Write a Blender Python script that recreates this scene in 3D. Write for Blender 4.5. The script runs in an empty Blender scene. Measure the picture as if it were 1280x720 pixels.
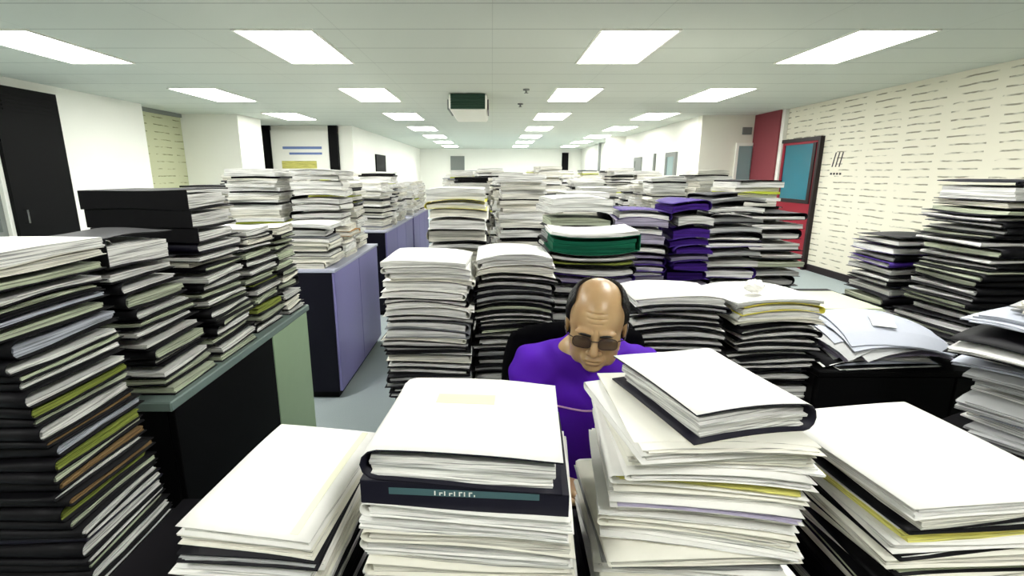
import bpy, math, random
import numpy as np
from mathutils import Vector, Matrix, noise
C = bpy.context.scene.collection
R = math.radians
# ------------------------------------------------------------------ render look
sc = bpy.context.scene
sc.view_settings.view_transform = 'Standard'
sc.view_settings.look = 'None'
sc.view_settings.gamma = 1
sc.view_settings.use_curve_mapping = False
sc.view_settings.exposure = 0.7
# ------------------------------------------------------------------ camera
cam = bpy.data.cameras.new('camera'); camo = bpy.data.objects.new('camera', cam); C.objects.link(camo)
camo.location = (0, 0, 1.6); camo.rotation_euler = (R(90 - 13), 0, 0)
cam.sensor_width = 36; cam.lens = 620 / 1280 * 36; cam.shift_x = 25 / 1280
cam.clip_start = .02; cam.clip_end = 100
sc.camera = camo
# ------------------------------------------------------------------ materials
def srgb(r, g, b):
    f = lambda c: (c / 12.92 if c <= .04045 else ((c + .055) / 1.055) ** 2.4)
    return (f(r / 255), f(g / 255), f(b / 255), 1)
def newmat(name, rough=.6, spec=.3):
    m = bpy.data.materials.new(name); m.use_nodes = True
    nt = m.node_tree; b = nt.nodes['Principled BSDF']
    b.inputs['Roughness'].default_value = rough
    b.inputs['Specular IOR Level'].default_value = spec
    return m, nt, b
def solid(name, rgb, rough=.6, spec=.3, metal=0, vary=.06, scale=30, bump=0):
    """plain colour, mottled by a little noise and shifted a little from one object to the next"""
    m, nt, b = newmat(name, rough, spec)
    b.inputs['Metallic'].default_value = metal
    tc = nt.nodes.new('ShaderNodeTexCoord'); n = nt.nodes.new('ShaderNodeTexNoise'); n.inputs['Scale'].default_value = scale
    nt.links.new(tc.outputs['Object'], n.inputs['Vector'])
    oi = nt.nodes.new('ShaderNodeObjectInfo')
    ad = nt.nodes.new('ShaderNodeMath'); ad.operation = 'ADD'
    nt.links.new(n.outputs['Fac'], ad.inputs[0]); nt.links.new(oi.outputs['Random'], ad.inputs[1])
    mr = nt.nodes.new('ShaderNodeMapRange'); mr.inputs['From Max'].default_value = 2
    mr.inputs['To Min'].default_value = 1 - vary; mr.inputs['To Max'].default_value = 1 + vary
    nt.links.new(ad.outputs[0], mr.inputs['Value'])
    hs = nt.nodes.new('ShaderNodeHueSaturation'); hs.inputs['Color'].default_value = srgb(*rgb)
    nt.links.new(mr.outputs[0], hs.inputs['Value']); nt.links.new(hs.outputs[0], b.inputs['Base Color'])
    if bump:
        bp = nt.nodes.new('ShaderNodeBump'); bp.inputs['Strength'].default_value = bump; bp.inputs['Distance'].default_value = .002
        nt.links.new(n.outputs['Fac'], bp.inputs['Height']); nt.links.new(bp.outputs[0], b.inputs['Normal'])
    return m
def paged(name, light, dark, amount=.35):
    """a block of sheets: fine lines run round its edges"""
    m, nt, b = newmat(name, .75, .15)
    tc = nt.nodes.new('ShaderNodeTexCoord'); mp = nt.nodes.new('ShaderNodeMapping')
    mp.inputs['Scale'].default_value = (5, 5, 420)
    nt.links.new(tc.outputs['Object'], mp.inputs['Vector'])
    n = nt.nodes.new('ShaderNodeTexNoise'); n.inputs['Scale'].default_value = 1; n.inputs['Detail'].default_value = 3
    nt.links.new(mp.outputs[0], n.inputs['Vector'])
    geo = nt.nodes.new('ShaderNodeNewGeometry'); sp = nt.nodes.new('ShaderNodeSeparateXYZ')
    nt.links.new(tc.outputs['Normal'], sp.inputs[0])
    ab = nt.nodes.new('ShaderNodeMath'); ab.operation = 'ABSOLUTE'; nt.links.new(sp.outputs['Z'], ab.inputs[0])
    edge = nt.nodes.new('ShaderNodeMath'); edge.operation = 'LESS_THAN'; edge.inputs[1].default_value = .5
    nt.links.new(ab.outputs[0], edge.inputs[0])
    cr = nt.nodes.new('ShaderNodeValToRGB'); cr.color_ramp.elements[0].position = .36; cr.color_ramp.elements[1].position = .54
    cr.color_ramp.elements[0].color = (1, 1, 1, 1); cr.color_ramp.elements[1].color = (0, 0, 0, 1)
    nt.links.new(n.outputs['Fac'], cr.inputs[0])
    mu = nt.nodes.new('ShaderNodeMath'); mu.operation = 'MULTIPLY'
    nt.links.new(cr.outputs[0], mu.inputs[0]); nt.links.new(edge.outputs[0], mu.inputs[1])
    mu2 = nt.nodes.new('ShaderNodeMath'); mu2.operation = 'MULTIPLY'; mu2.inputs[1].default_value = amount
    nt.links.new(mu.outputs[0], mu2.inputs[0])
    mx = nt.nodes.new('ShaderNodeMix'); mx.data_type = 'RGBA'
    mx.inputs[6].default_value = srgb(*light); mx.inputs[7].default_value = srgb(*dark)
    nt.links.new(mu2.outputs[0], mx.inputs[0])
    oi = nt.nodes.new('ShaderNodeObjectInfo'); mr = nt.nodes.new('ShaderNodeMapRange')
    mr.inputs['To Min'].default_value = .86; mr.inputs['To Max'].default_value = 1.03
    nt.links.new(oi.outputs['Random'], mr.inputs['Value'])
    hs = nt.nodes.new('ShaderNodeHueSaturation'); nt.links.new(mx.outputs[2], hs.inputs['Color'])
    nt.links.new(mr.outputs[0], hs.inputs['Value']); nt.links.new(hs.outputs[0], b.inputs['Base Color'])
    return m
M = {}
COVER = dict(white=(240, 238, 232), cream=(235, 232, 218), manila=(222, 208, 150), black=(6, 5, 9), navy=(12, 9, 28),
             purple=(50, 18, 110), green=(10, 105, 75), lime=(185, 195, 60), tan=(176, 128, 66), grey=(120, 122, 126),
             teal=(70, 100, 104), blue=(110, 130, 180), lilac=(150, 135, 180), yellow=(235, 225, 90), charcoal=(22, 21, 26))
for k, v in COVER.items(): M['cover_' + k] = solid('cover_' + k, v, .55 if k in ('black', 'navy', 'charcoal', 'teal') else .65, .18 if k in ('black', 'charcoal') else .3)
for k, v in dict(white=(242, 241, 236), cream=(234, 231, 219), grey=(182, 183, 182), lime=(150, 162, 74), tan=(160, 130, 88),
                 blue=(196, 200, 211), lilac=(186, 178, 200), green=(14, 96, 70), violet=(66, 30, 130), yellow=(236, 230, 130), pale=(205, 212, 186)).items():
    M['pages_' + k] = paged('pages_' + k, v, tuple(int(c * .34) for c in v), .75)
M['metal'] = solid('ring_metal', (190, 190, 192), .25, .6, 1, .02)
M['black'] = solid('black_laminate', (3, 3, 4), .6, .12, vary=.1)
M['black_fab'] = solid('black_fabric', (6, 6, 8), .9, .1, vary=.2, scale=200, bump=.3)
M['desk'] = solid('desk_laminate', (24, 22, 26), .5, .2)
M['navy_side'] = solid('navy_side', (8, 6, 22), .5, .2)
M['door_lav'] = solid('lavender_door', (128, 122, 176), .4, .35)
M['cab_edge'] = solid('cabinet_edge', (176, 178, 196), .4, .4)
M['mint'] = solid('mint_panel', (160, 184, 150), .5, .3)
M['top_edge'] = solid('worktop_edge', (120, 138, 132), .35, .5)
M['plaster'] = solid('white_plaster', (236, 234, 220), .8, .15, vary=.03, scale=4, bump=.05)
M['plaster_w'] = solid('bright_plaster', (244, 243, 234), .8, .15, vary=.02, scale=4)
M['red'] = solid('red_paint', (150, 24, 46), .45, .35)
M['red_dull'] = solid('dull_red_paint', (138, 62, 70), .6, .3)
M['frame_dark'] = solid('dark_frame', (26, 10, 16), .4, .4)
M['grey_frame'] = solid('grey_frame', (120, 124, 120), .5, .3)
M['teal_glass'] = solid('teal_glass', (30, 118, 138), .12, .6, vary=.15, scale=2)
M['pale_glass'] = solid('pale_glass', (140, 165, 165), .15, .6, vary=.1, scale=2)
M['dark_green'] = solid('dark_green_grille', (42, 70, 56), .5, .3)
M['chrome'] = solid('chrome', (160, 160, 165), .25, .5, 1)
def mat_skin():
    m, nt, b = newmat('skin', .34, .5)
    tc = nt.nodes.new('ShaderNodeTexCoord'); n = nt.nodes.new('ShaderNodeTexNoise'); n.inputs['Scale'].default_value = 9; n.inputs['Detail'].default_value = 5
    nt.links.new(tc.outputs['Object'], n.inputs['Vector'])
    cr = nt.nodes.new('ShaderNodeValToRGB'); cr.color_ramp.elements[0].position = .35; cr.color_ramp.elements[1].position = .7
    cr.color_ramp.elements[0].color = srgb(172, 138, 98); cr.color_ramp.elements[1].color = srgb(196, 165, 120)
    nt.links.new(n.outputs['Fac'], cr.inputs[0]); nt.links.new(cr.outputs[0], b.inputs['Base Color'])
    b.inputs['Subsurface Weight'].default_value = .06; b.inputs['Subsurface Scale'].default_value = .01
    n2 = nt.nodes.new('ShaderNodeTexNoise'); n2.inputs['Scale'].default_value = 260
    nt.links.new(tc.outputs['Object'], n2.inputs['Vector'])
    bp = nt.nodes.new('ShaderNodeBump'); bp.inputs['Strength'].default_value = .12; bp.inputs['Distance'].default_value = .001
    nt.links.new(n2.outputs['Fac'], bp.inputs['Height']); nt.links.new(bp.outputs[0], b.inputs['Normal'])
    return m
M['skin'] = mat_skin()
M['lip'] = solid('lip', (120, 66, 58), .4, .4)
M['hair'] = solid('black_hair', (12, 10, 11), .55, .4, vary=.3, scale=300, bump=.8)
M['shirt'] = solid('purple_shirt', (84, 22, 176), .75, .2, vary=.12, scale=14, bump=.1)
M['piping'] = solid('pink_piping', (226, 176, 216), .6, .3)
M['trouser'] = solid('dark_trousers', (20, 20, 28), .8, .2)
M['lens'] = solid('brown_shaded_lens', (44, 24, 20), .15, .6)
def mat_carpet():
    m, nt, b = newmat('carpet', .95, .05)
    tc = nt.nodes.new('ShaderNodeTexCoord'); n = nt.nodes.new('ShaderNodeTexNoise'); n.inputs['Scale'].default_value = 180; n.inputs['Detail'].default_value = 4
    nt.links.new(tc.outputs['Object'], n.inputs['Vector'])
    cr = nt.nodes.new('ShaderNodeValToRGB'); cr.color_ramp.elements[0].position = .3; cr.color_ramp.elements[1].position = .7
    cr.color_ramp.elements[0].color = srgb(150, 162, 166); cr.color_ramp.elements[1].color = srgb(196, 206, 208)
    nt.links.new(n.outputs['Fac'], cr.inputs[0]); nt.links.new(cr.outputs[0], b.inputs['Base Color'])
    bp = nt.nodes.new('ShaderNodeBump'); bp.inputs['Strength'].default_value = .4; bp.inputs['Distance'].default_value = .004
    nt.links.new(n.outputs['Fac'], bp.inputs['Height']); nt.links.new(bp.outputs[0], b.inputs['Normal'])
    return m
M['carpet'] = mat_carpet()
def line_mask(nt, src, period, width):
    """1 where the coordinate is within width of a multiple of period"""
    d = nt.nodes.new('ShaderNodeMath'); d.operation = 'DIVIDE'; d.inputs[1].default_value = period; nt.links.new(src, d.inputs[0])
    f = nt.nodes.new('ShaderNodeMath'); f.operation = 'FRACT'; nt.links.new(d.outputs[0], f.inputs[0])
    l = nt.nodes.new('ShaderNodeMath'); l.operation = 'LESS_THAN'; l.inputs[1].default_value = width / period; nt.links.new(f.outputs[0], l.inputs[0])
    return l.outputs[0]
def mat_ceiling():
    m, nt, b = newmat('ceiling_panels', .85, .1)
    tc = nt.nodes.new('ShaderNodeTexCoord'); sp = nt.nodes.new('ShaderNodeSeparateXYZ'); nt.links.new(tc.outputs['Object'], sp.inputs[0])
    a = line_mask(nt, sp.outputs['Y'], .62, .014); c = line_mask(nt, sp.outputs['X'], 1.24, .006)
    mx0 = nt.nodes.new('ShaderNodeMath'); mx0.operation = 'MAXIMUM'
    h = nt.nodes.new('ShaderNodeMath'); h.operation = 'MULTIPLY'; h.inputs[1].default_value = .35; nt.links.new(c, h.inputs[0])
    nt.links.new(a, mx0.inputs[0]); nt.links.new(h.outputs[0], mx0.inputs[1])
    mx = nt.nodes.new('ShaderNodeMix'); mx.data_type = 'RGBA'
    mx.inputs[6].default_value = srgb(208, 213, 203); mx.inputs[7].default_value = srgb(160, 166, 158)
    nt.links.new(mx0.outputs[0], mx.inputs[0]); nt.links.new(mx.outputs[2], b.inputs['Base Color'])
    return m
M['ceiling'] = mat_ceiling()
def mat_brick(name, horiz, base, ink, strength, period=.115):
    """painted rough brickwork: courses with broken dark joints, in blocks side by side"""
    m, nt, b = newmat(name, .85, .1)
    tc = nt.nodes.new('ShaderNodeTexCoord'); sp = nt.nodes.new('ShaderNodeSeparateXYZ'); nt.links.new(tc.outputs['Object'], sp.inputs[0])
    n0 = nt.nodes.new('ShaderNodeTexNoise'); n0.inputs['Scale'].default_value = 3.5; n0.inputs['Detail'].default_value = 3
    nt.links.new(tc.outputs['Object'], n0.inputs['Vector'])
    wob = nt.nodes.new('ShaderNodeMath'); wob.operation = 'MULTIPLY_ADD'; wob.inputs[1].default_value = .03
    nt.links.new(n0.outputs['Fac'], wob.inputs[0]); nt.links.new(sp.outputs['Z'], wob.inputs[2])
    rows = line_mask(nt, wob.outputs[0], period, .017)
    # dashes: noise stretched along the wall
    mp = nt.nodes.new('ShaderNodeMapping'); nt.links.new(tc.outputs['Object'], mp.inputs['Vector'])
    mp.inputs['Scale'].default_value = (6, 6, 20)
    n1 = nt.nodes.new('ShaderNodeTexNoise'); n1.inputs['Scale'].default_value = 1; n1.inputs['Detail'].default_value = 2; nt.links.new(mp.outputs[0], n1.inputs['Vector'])
    th = nt.nodes.new('ShaderNodeMapRange'); th.inputs['From Min'].default_value = .40; th.inputs['From Max'].default_value = .56; nt.links.new(n1.outputs['Fac'], th.inputs['Value'])
    mu = nt.nodes.new('ShaderNodeMath'); mu.operation = 'MULTIPLY'; nt.links.new(rows, mu.inputs[0]); nt.links.new(th.outputs[0], mu.inputs[1])
    # pale gaps between the blocks
    w2 = nt.nodes.new('ShaderNodeMath'); w2.operation = 'MULTIPLY_ADD'; w2.inputs[1].default_value = .22
    nt.links.new(n0.outputs['Fac'], w2.inputs[0]); nt.links.new(sp.outputs[horiz], w2.inputs[2])
    gap = line_mask(nt, w2.outputs[0], .62, .13)
    inv = nt.nodes.new('ShaderNodeMath'); inv.operation = 'SUBTRACT'; inv.inputs[0].default_value = 1; nt.links.new(gap, inv.inputs[1])
    mu2 = nt.nodes.new('ShaderNodeMath'); mu2.operation = 'MULTIPLY'; nt.links.new(mu.outputs[0], mu2.inputs[0]); nt.links.new(inv.outputs[0], mu2.inputs[1])
    mu3 = nt.nodes.new('ShaderNodeMath'); mu3.operation = 'MULTIPLY'; mu3.inputs[1].default_value = strength; nt.links.new(mu2.outputs[0], mu3.inputs[0])
    mx = nt.nodes.new('ShaderNodeMix'); mx.data_type = 'RGBA'; mx.inputs[6].default_value = srgb(*base); mx.inputs[7].default_value = srgb(*ink)
    nt.links.new(mu3.outputs[0], mx.inputs[0]); nt.links.new(mx.outputs[2], b.inputs['Base Color'])
    bp = nt.nodes.new('ShaderNodeBump'); bp.invert = True; bp.inputs['Strength'].default_value = .6; bp.inputs['Distance'].default_value = .01
    nt.links.new(mu2.outputs[0], bp.inputs['Height']); nt.links.new(bp.outputs[0], b.inputs['Normal'])
    return m
M['brick_r'] = mat_brick('brick_painted_right', 'Y', (241, 236, 217), (120, 114, 88), .75, .092)
M['brick_l'] = mat_brick('brick_painted_left', 'Y', (196, 198, 164), (110, 112, 84), .8, .13)
def emit(name, col, s):
    m = bpy.data.materials.new(name); m.use_nodes = True; nt = m.node_tree; nt.nodes.clear()
    e = nt.nodes.new('ShaderNodeEmission'); o = nt.nodes.new('ShaderNodeOutputMaterial')
    e.inputs[0].default_value = col; e.inputs[1].default_value = s; nt.links.new(e.outputs[0], o.inputs[0]); return m
LAMP = 13.0
M['lamp'] = emit('fluorescent_diffuser', (1, 1, .965, 1), LAMP)
M['daylight'] = emit('daylight', (.95, 1, .95, 1), 2.5)

# ------------------------------------------------------------------ mesh helpers
class MB:
    def __init__(s): s.v = []; s.f = []; s.mi = []
    def add(s, vs, fs, mi=0):
        o = len(s.v); s.v += [tuple(p) for p in vs]; s.f += [tuple(i + o for i in f) for f in fs]; s.mi += [mi] * len(fs)
    def box(s, x0, x1, y0, y1, z0, z1, mi=0, bev=0):
        if not bev:
            s.add([(x, y, z) for z in (z0, z1) for y in (y0, y1) for x in (x0, x1)],
                  [(0, 2, 3, 1), (4, 5, 7, 6), (0, 1, 5, 4), (2, 6, 7, 3), (0, 4, 6, 2), (1, 3, 7, 5)], mi); return
        b = bev; vs = []; rings = [(z0, b), (z0 + b, 0), (z1 - b, 0), (z1, b)]
        for z, i in rings:
            for (x, y) in ((x0 + i, y0 + b), (x0 + b, y0 + i), (x1 - b, y0 + i), (x1 - i, y0 + b), (x1 - i, y1 - b), (x1 - b, y1 - i), (x0 + b, y1 - i), (x0 + i, y1 - b)):
                vs.append((x, y, z))
        fs = [tuple(range(7, -1, -1)), tuple(24 + k for k in range(8))]
        for r in range(3):
            for k in range(8): fs.append((r * 8 + k, r * 8 + (k + 1) % 8, r * 8 + 8 + (k + 1) % 8, r * 8 + 8 + k))
        s.add(vs, fs, mi)
    def tube(s, pts, r, n=10, mi=0, caps=True):
        pts = [Vector(p) for p in pts]; rs = r if isinstance(r, (list, tuple)) else [r] * len(pts); vs = []; fs = []
        up = None
        for i, p in enumerate(pts):
            t = (pts[min(i + 1, len(pts) - 1)] - pts[max(i - 1, 0)]).normalized()
            if up is None: up = Vector((0, 0, 1)) if abs(t.z) < .9 else Vector((1, 0, 0))
            a = t.cross(up).normalized(); up2 = a.cross(t).normalized(); up = up2
            for k in range(n):
                th = 2 * math.pi * k / n; vs.append(p + a * math.cos(th) * rs[i] + up2 * math.sin(th) * rs[i])
        for i in range(len(pts) - 1):
            for k in range(n): fs.append((i * n + k, i * n + (k + 1) % n, (i + 1) * n + (k + 1) % n, (i + 1) * n + k))
        if caps: fs.append(tuple(range(n - 1, -1, -1))); fs.append(tuple((len(pts) - 1) * n + k for k in range(n)))
        s.add(vs, fs, mi)
    def build(s, name, mats, parent=None, smooth=False, loc=None):
        me = bpy.data.meshes.new(name); me.from_pydata(s.v, [], s.f)
        mats = mats if isinstance(mats, (list, tuple)) else [mats]
        for m in mats: me.materials.append(m)
        if len(mats) > 1: me.polygons.foreach_set('material_index', s.mi)
        if smooth: me.polygons.foreach_set('use_smooth', [True] * len(me.polygons))
        me.update()
        o = bpy.data.objects.new(name, me); C.objects.link(o)
        if parent: o.parent = parent
        if loc: o.location = loc
        return o
def tag(o, label, cat, group=None, kind=None):
    if label: o['label'] = label
    if cat: o['category'] = cat
    if group: o['group'] = group
    if kind: o['kind'] = kind
    return o
def empty(name, loc, rz=0):
    o = bpy.data.objects.new(name, None); C.objects.link(o); o.location = loc; o.rotation_euler = (0, 0, rz); o.empty_display_size = .05; return o
def struct(name, mb, mat, parent=None, label=None):
    o = mb.build(name, mat, parent)
    if not parent: o['kind'] = 'structure'
    return o
def boxs(*bs):
    m = MB()
    for b in bs: m.box(*b)
    return m
# ------------------------------------------------------------------ room
XL, XR, ZC = -5.85, 5.35, 2.73
struct('floor', boxs((-6.6, 5.8, -3.2, 25, -.1, 0)), M['carpet'])
struct('ceiling', boxs((-6.6, 5.8, -3.2, 25, ZC, ZC + .1)), M['ceiling'])
struct('wall_back', boxs((-6.6, 5.8, -3.4, -3.2, 0, ZC)), M['plaster'])
struct('wall_far', boxs((-6.6, 5.8, 24.2, 24.4, 0, ZC)), M['plaster_w'])
wl = boxs((XL - .25, XL, -3.2, 4.4, 0, ZC), (XL - .25, XL, 4.4, 6.05, 0, .85), (XL - .25, XL, 4.4, 6.05, 2.35, ZC), (XL - .25, XL, 6.05, 8.75, 0, ZC))
struct('wall_left', wl, M['plaster_w'])
struct('wall_left_brick', boxs((-6.35, -6.1, 8.75, 10.2, 0, ZC)), M['brick_l'])
struct('trim_1', boxs((-6.1, -6.06, 8.76, 10.19, ZC - .07, ZC)), M['grey_frame'])
struct('wall_left_pier', boxs((-6.35, -4.98, 10.2, 11.2, 0, ZC)), M['plaster_w'])
struct('wall_left_recess', boxs((-6.35, -6.1, 11.2, 12.6, 0, ZC)), M['plaster_w'])
struct('wall_left_recess_back', boxs((-6.35, -3.4, 12.6, 12.8, 0, ZC)), M['plaster_w'])
struct('wall_left_far', boxs((-3.6, -3.4, 12.8, 24.2, 0, ZC)), M['plaster_w'])
struct('wall_right', boxs((XR, XR + .2, -3.2, 10.4, 0, ZC)), M['brick_r'])
struct('wall_right_return', boxs((4.2, XR + .2, 10.4, 10.6, 0, ZC)), M['plaster'])
struct('wall_right_far', boxs((4.2, 4.4, 10.6, 24.2, 0, ZC)), M['plaster_w'])
struct('baseboard_right', boxs((XR - .015, XR, -3.2, 8.28, 0, .11)), M['frame_dark'])
struct('baseboard_left', boxs((XL, XL + .015, -3.2, 6.05, 0, .11)), M['frame_dark'])
# window on the left, daylight behind it, a shrub outside
w = struct('window_1', boxs((XL - .15, XL - .05, 4.4, 4.46, .85, 2.35), (XL - .15, XL - .05, 5.99, 6.05, .85, 2.35), (XL - .15, XL - .05, 4.46, 5.99, .85, .91), (XL - .15, XL - .05, 4.46, 5.99, 2.29, 2.35), (XL - .13, XL - .07, 5.2, 5.25, .91, 2.29)), M['grey_frame'])
g = MB(); g.box(XL - .105, XL - .095, 4.46, 5.99, .91, 2.29)
gm, gnt, gb = newmat('window_glass', .05, .5); gb.inputs['Transmission Weight'].default_value = 1; gb.inputs['Base Color'].default_value = (.9, 1, .95, 1)
struct('window_pane', g, gm, w)
struct('backdrop_sky', boxs((-8.2, -8.15, 2.5, 8.5, -.1, 3.2)), M['daylight'])
rnd = random.Random(4)
sh = MB()
for i in range(260):
    x, y, z = -7.0 + rnd.gauss(0, .2), 5.7 + rnd.gauss(0, .35), 1.0 + rnd.gauss(0, .17)
    a = rnd.random() * 6; r = .05
    sh.add([(x - r * math.cos(a), y - r * math.sin(a), z), (x, y, z + .04), (x + r * math.cos(a), y + r * math.sin(a), z), (x, y + .02, z - .05)], [(0, 1, 2, 3)])
for k in range(5): sh.tube([(-7, 5.7, 0), (-7 + rnd.gauss(0, .15), 5.7 + rnd.gauss(0, .2), 1.05)], .012, 6)
tag(sh.build('shrub', solid('shrub_leaf', (60, 84, 50), .6, .3)), 'dark green shrub outside the window past the black panel', 'shrub')
# black door panel on the left wall
d1 = struct('door_1', boxs((XL, XL + .05, 6.1, 7.0, 0, 2.62)), M['black'])
sl = MB()
for k in range(5): sl.box(XL + .05, XL + .058, 6.2, 6.9, 2.34 + k * .045, 2.36 + k * .045)
struct('door_louvre', sl, M['black'], d1)
h = MB(); h.tube([(XL + .05, 6.2, 1.0), (XL + .1, 6.2, 1.0), (XL + .1, 6.2, 1.16), (XL + .05, 6.2, 1.16)], .01, 8); struct('door_handle', h, M['chrome'], d1)
# board with two black posts on the far left wall
nb = empty('notice_board', (-4.6, 12.595, 0)); tag(nb, 'white notice board with blue and yellow chart between two black posts', 'board')
boxs((-.02 - .75, .62, -.05, -.0, 1.2, 2.62)).build('board_panel', M['plaster_w'], nb)
boxs((-1.03, -.77, -.09, 0, 0, ZC)).build('post', M['black'], nb)
boxs((.64, .86, -.09, 0, 0, ZC)).build('post', M['black'], nb)
boxs((-.5, .45, -.058, -.05, 2.18, 2.24), (-.35, .45, -.058, -.05, 2.05, 2.1)).build('blue_chart_line', M['cover_blue'], nb)['label'] = 'blue bars of the chart'
boxs((-.55, .3, -.058, -.05, 1.72, 1.9)).build('yellow_chart_band', M['pages_yellow'], nb)['label'] = 'yellow band of the chart'
# red door with a large teal pane in the right wall
d2 = struct('door_2', boxs((XR - .04, XR, 8.36, 8.5, 0, 2.13), (XR - .04, XR, 9.34, 9.4, 0, 2.13), (XR - .04, XR, 8.5, 9.34, 0, 1.16), (XR - .04, XR, 8.5, 9.34, 2.09, 2.13)), M['red'])
struct('door_pane', boxs((XR - .02, XR - .005, 8.5, 9.34, 1.16, 2.09)), M['teal_glass'], d2)
struct('door_frame', boxs((XR - .07, XR, 8.3, 8.36, 0, 2.19), (XR - .07, XR, 8.36, 9.4, 2.13, 2.19)), M['frame_dark'], d2)
struct('pane_edge', boxs((XR - .055, XR - .04, 8.42, 8.5, 1.1, 2.1), (XR - .055, XR - .04, 8.5, 9.3, 1.1, 1.16)), M['frame_dark'], d2)
h = MB(); h.tube([(XR - .04, 9.2, 1.0), (XR - .09, 9.2, 1.0), (XR - .09, 9.1, 1.0)], .011, 8); struct('door_handle', h, M['chrome'], d2)
struct('trim_2', boxs((XR - .07, XR, 9.4, 9.5, 0, ZC)), M['plaster_w'])
struct('trim_3', boxs((XR - .1, XR, 9.5, 10.4, 0, ZC)), M['red_dull'])
w2 = struct('window_2', boxs((4.92, 4.97, 10.36, 10.4, .2, 2.2), (5.25, 5.3, 10.36, 10.4, .2, 2.2), (4.97, 5.25, 10.36, 10.4, .2, .26), (4.97, 5.25, 10.36, 10.4, 2.14, 2.2)), M['plaster_w'])
struct('window_pane', boxs((4.97, 5.25, 10.38, 10.395, .26, 2.14)), M['pale_glass'], w2)
struct('trim_4', boxs((5.02, 5.2, 10.37, 10.4, 2.36, 2.5)), M['grey_frame'])
for n, (ya, yb, z1, mt) in enumerate([(11.6, 12.3, 2.08, 'pale_glass'), (14.3, 15.0, 2.05, 'grey_frame')]):
    dd = struct('door_%d' % (n + 3), boxs((4.15, 4.2, ya, ya + .12, 0, z1), (4.15, 4.2, yb - .12, yb, 0, z1), (4.15, 4.2, ya + .12, yb - .12, z1 - .1, z1), (4.15, 4.2, ya + .12, yb - .12, 0, .3)), M['grey_frame'])
    struct('door_pane', boxs((4.165, 4.185, ya + .12, yb - .12, .3, z1 - .1)), M[mt], dd)
struct('trim_5', boxs((4.14, 4.2, 13.1, 13.2, 1.2, 2.1)), M['grey_frame'])
struct('pillar_1', boxs((3.7, 4.2, 16.2, 16.8, 0, ZC)), M['plaster_w'])
struct('pillar_2', boxs((4.05, 4.14, 19.5, 19.6, 0, ZC)), M['grey_frame'])
struct('door_5', boxs((-3.4, -3.36, 14.9, 16.2, 0, 2.15)), M['black'])
struct('window_3', boxs((-1.95, -1.3, 24.12, 24.2, 1.75, 2.4)), M['grey_frame'])
struct('door_6', boxs((3.3, 3.6, 24.12, 24.2, 0, 2.55)), M['black'])

# three slanted black strokes and a short line under them, on the painted brick by the door
sg = MB()
for k, y in enumerate((7.86, 7.94, 8.02)):
    sg.add([(XR - .004, y, 1.70), (XR - .004, y + .022, 1.70), (XR - .004, y - .03, 1.92), (XR - .004, y - .052, 1.92),
            (XR, y, 1.70), (XR, y + .022, 1.70), (XR, y - .03, 1.92), (XR, y - .052, 1.92)], [(0, 1, 2, 3), (7, 6, 5, 4), (0, 4, 5, 1), (1, 5, 6, 2), (2, 6, 7, 3), (3, 7, 4, 0)])
for k in range(4): sg.box(XR - .004, XR, 7.80 + k * .07, 7.84 + k * .07, 1.58, 1.61)
tag(sg.build('wall_marking', M['frame_dark']), 'black slanted strokes over a dotted line, painted on brick beside the red door', 'marking')

# ------------------------------------------------------------------ ceiling lights
def troffer(x, y, label):
    t = empty('ceiling_light', (x, y, ZC)); tag(t, label, 'ceiling light', 'fluorescent panels in the ceiling')
    f = MB(); w_, l_ = .31, .61
    f.box(-w_ - .02, -w_, -l_ - .02, l_ + .02, -.012, 0); f.box(w_, w_ + .02, -l_ - .02, l_ + .02, -.012, 0)
    f.box(-w_, w_, -l_ - .02, -l_, -.012, 0); f.box(-w_, w_, l_, l_ + .02, -.012, 0)
    f.build('frame', M['plaster_w'], t)
    dme = MB(); dme.box(-w_, w_, -l_, l_, -.008, -.001); dme.build('diffuser', M['lamp'], t)
colx = [(-4.07, 'outer left'), (-1.77, 'inner left'), (1.2, 'inner right'), (3.28, 'outer right')]
ordw = ['first', 'second', 'third', 'fourth', 'fifth', 'sixth', 'seventh', 'eighth', 'ninth', 'tenth', 'eleventh', 'twelfth', 'thirteenth', 'fourteenth', 'fifteenth',
        'sixteenth', 'seventeenth', 'eighteenth', 'nineteenth', 'twentieth'] + ['twenty-' + w_ for w_ in ['first', 'second', 'third', 'fourth', 'fifth', 'sixth', 'seventh', 'eighth', 'ninth']] + ['thirtieth'] + ['thirty-' + w_ for w_ in ['first', 'second', 'third', 'fourth', 'fifth', 'sixth', 'seventh', 'eighth', 'ninth']]
for x, nm in colx:
    for k in range(7):
        y = 4.97 + 2.8 * k
        if k > 3 and x < -4: continue
        troffer(x, y, 'glowing fluorescent panel, %s from the camera in the %s row' % (ordw[k], nm))
# lights of the same rows over and behind the camera
for x, nm in colx[1:3]:
    troffer(x, 2.17, 'glowing fluorescent panel above the front desk in the %s row' % nm)
    troffer(x, -.63, 'glowing fluorescent panel behind the camera in the %s row' % nm)
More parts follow.
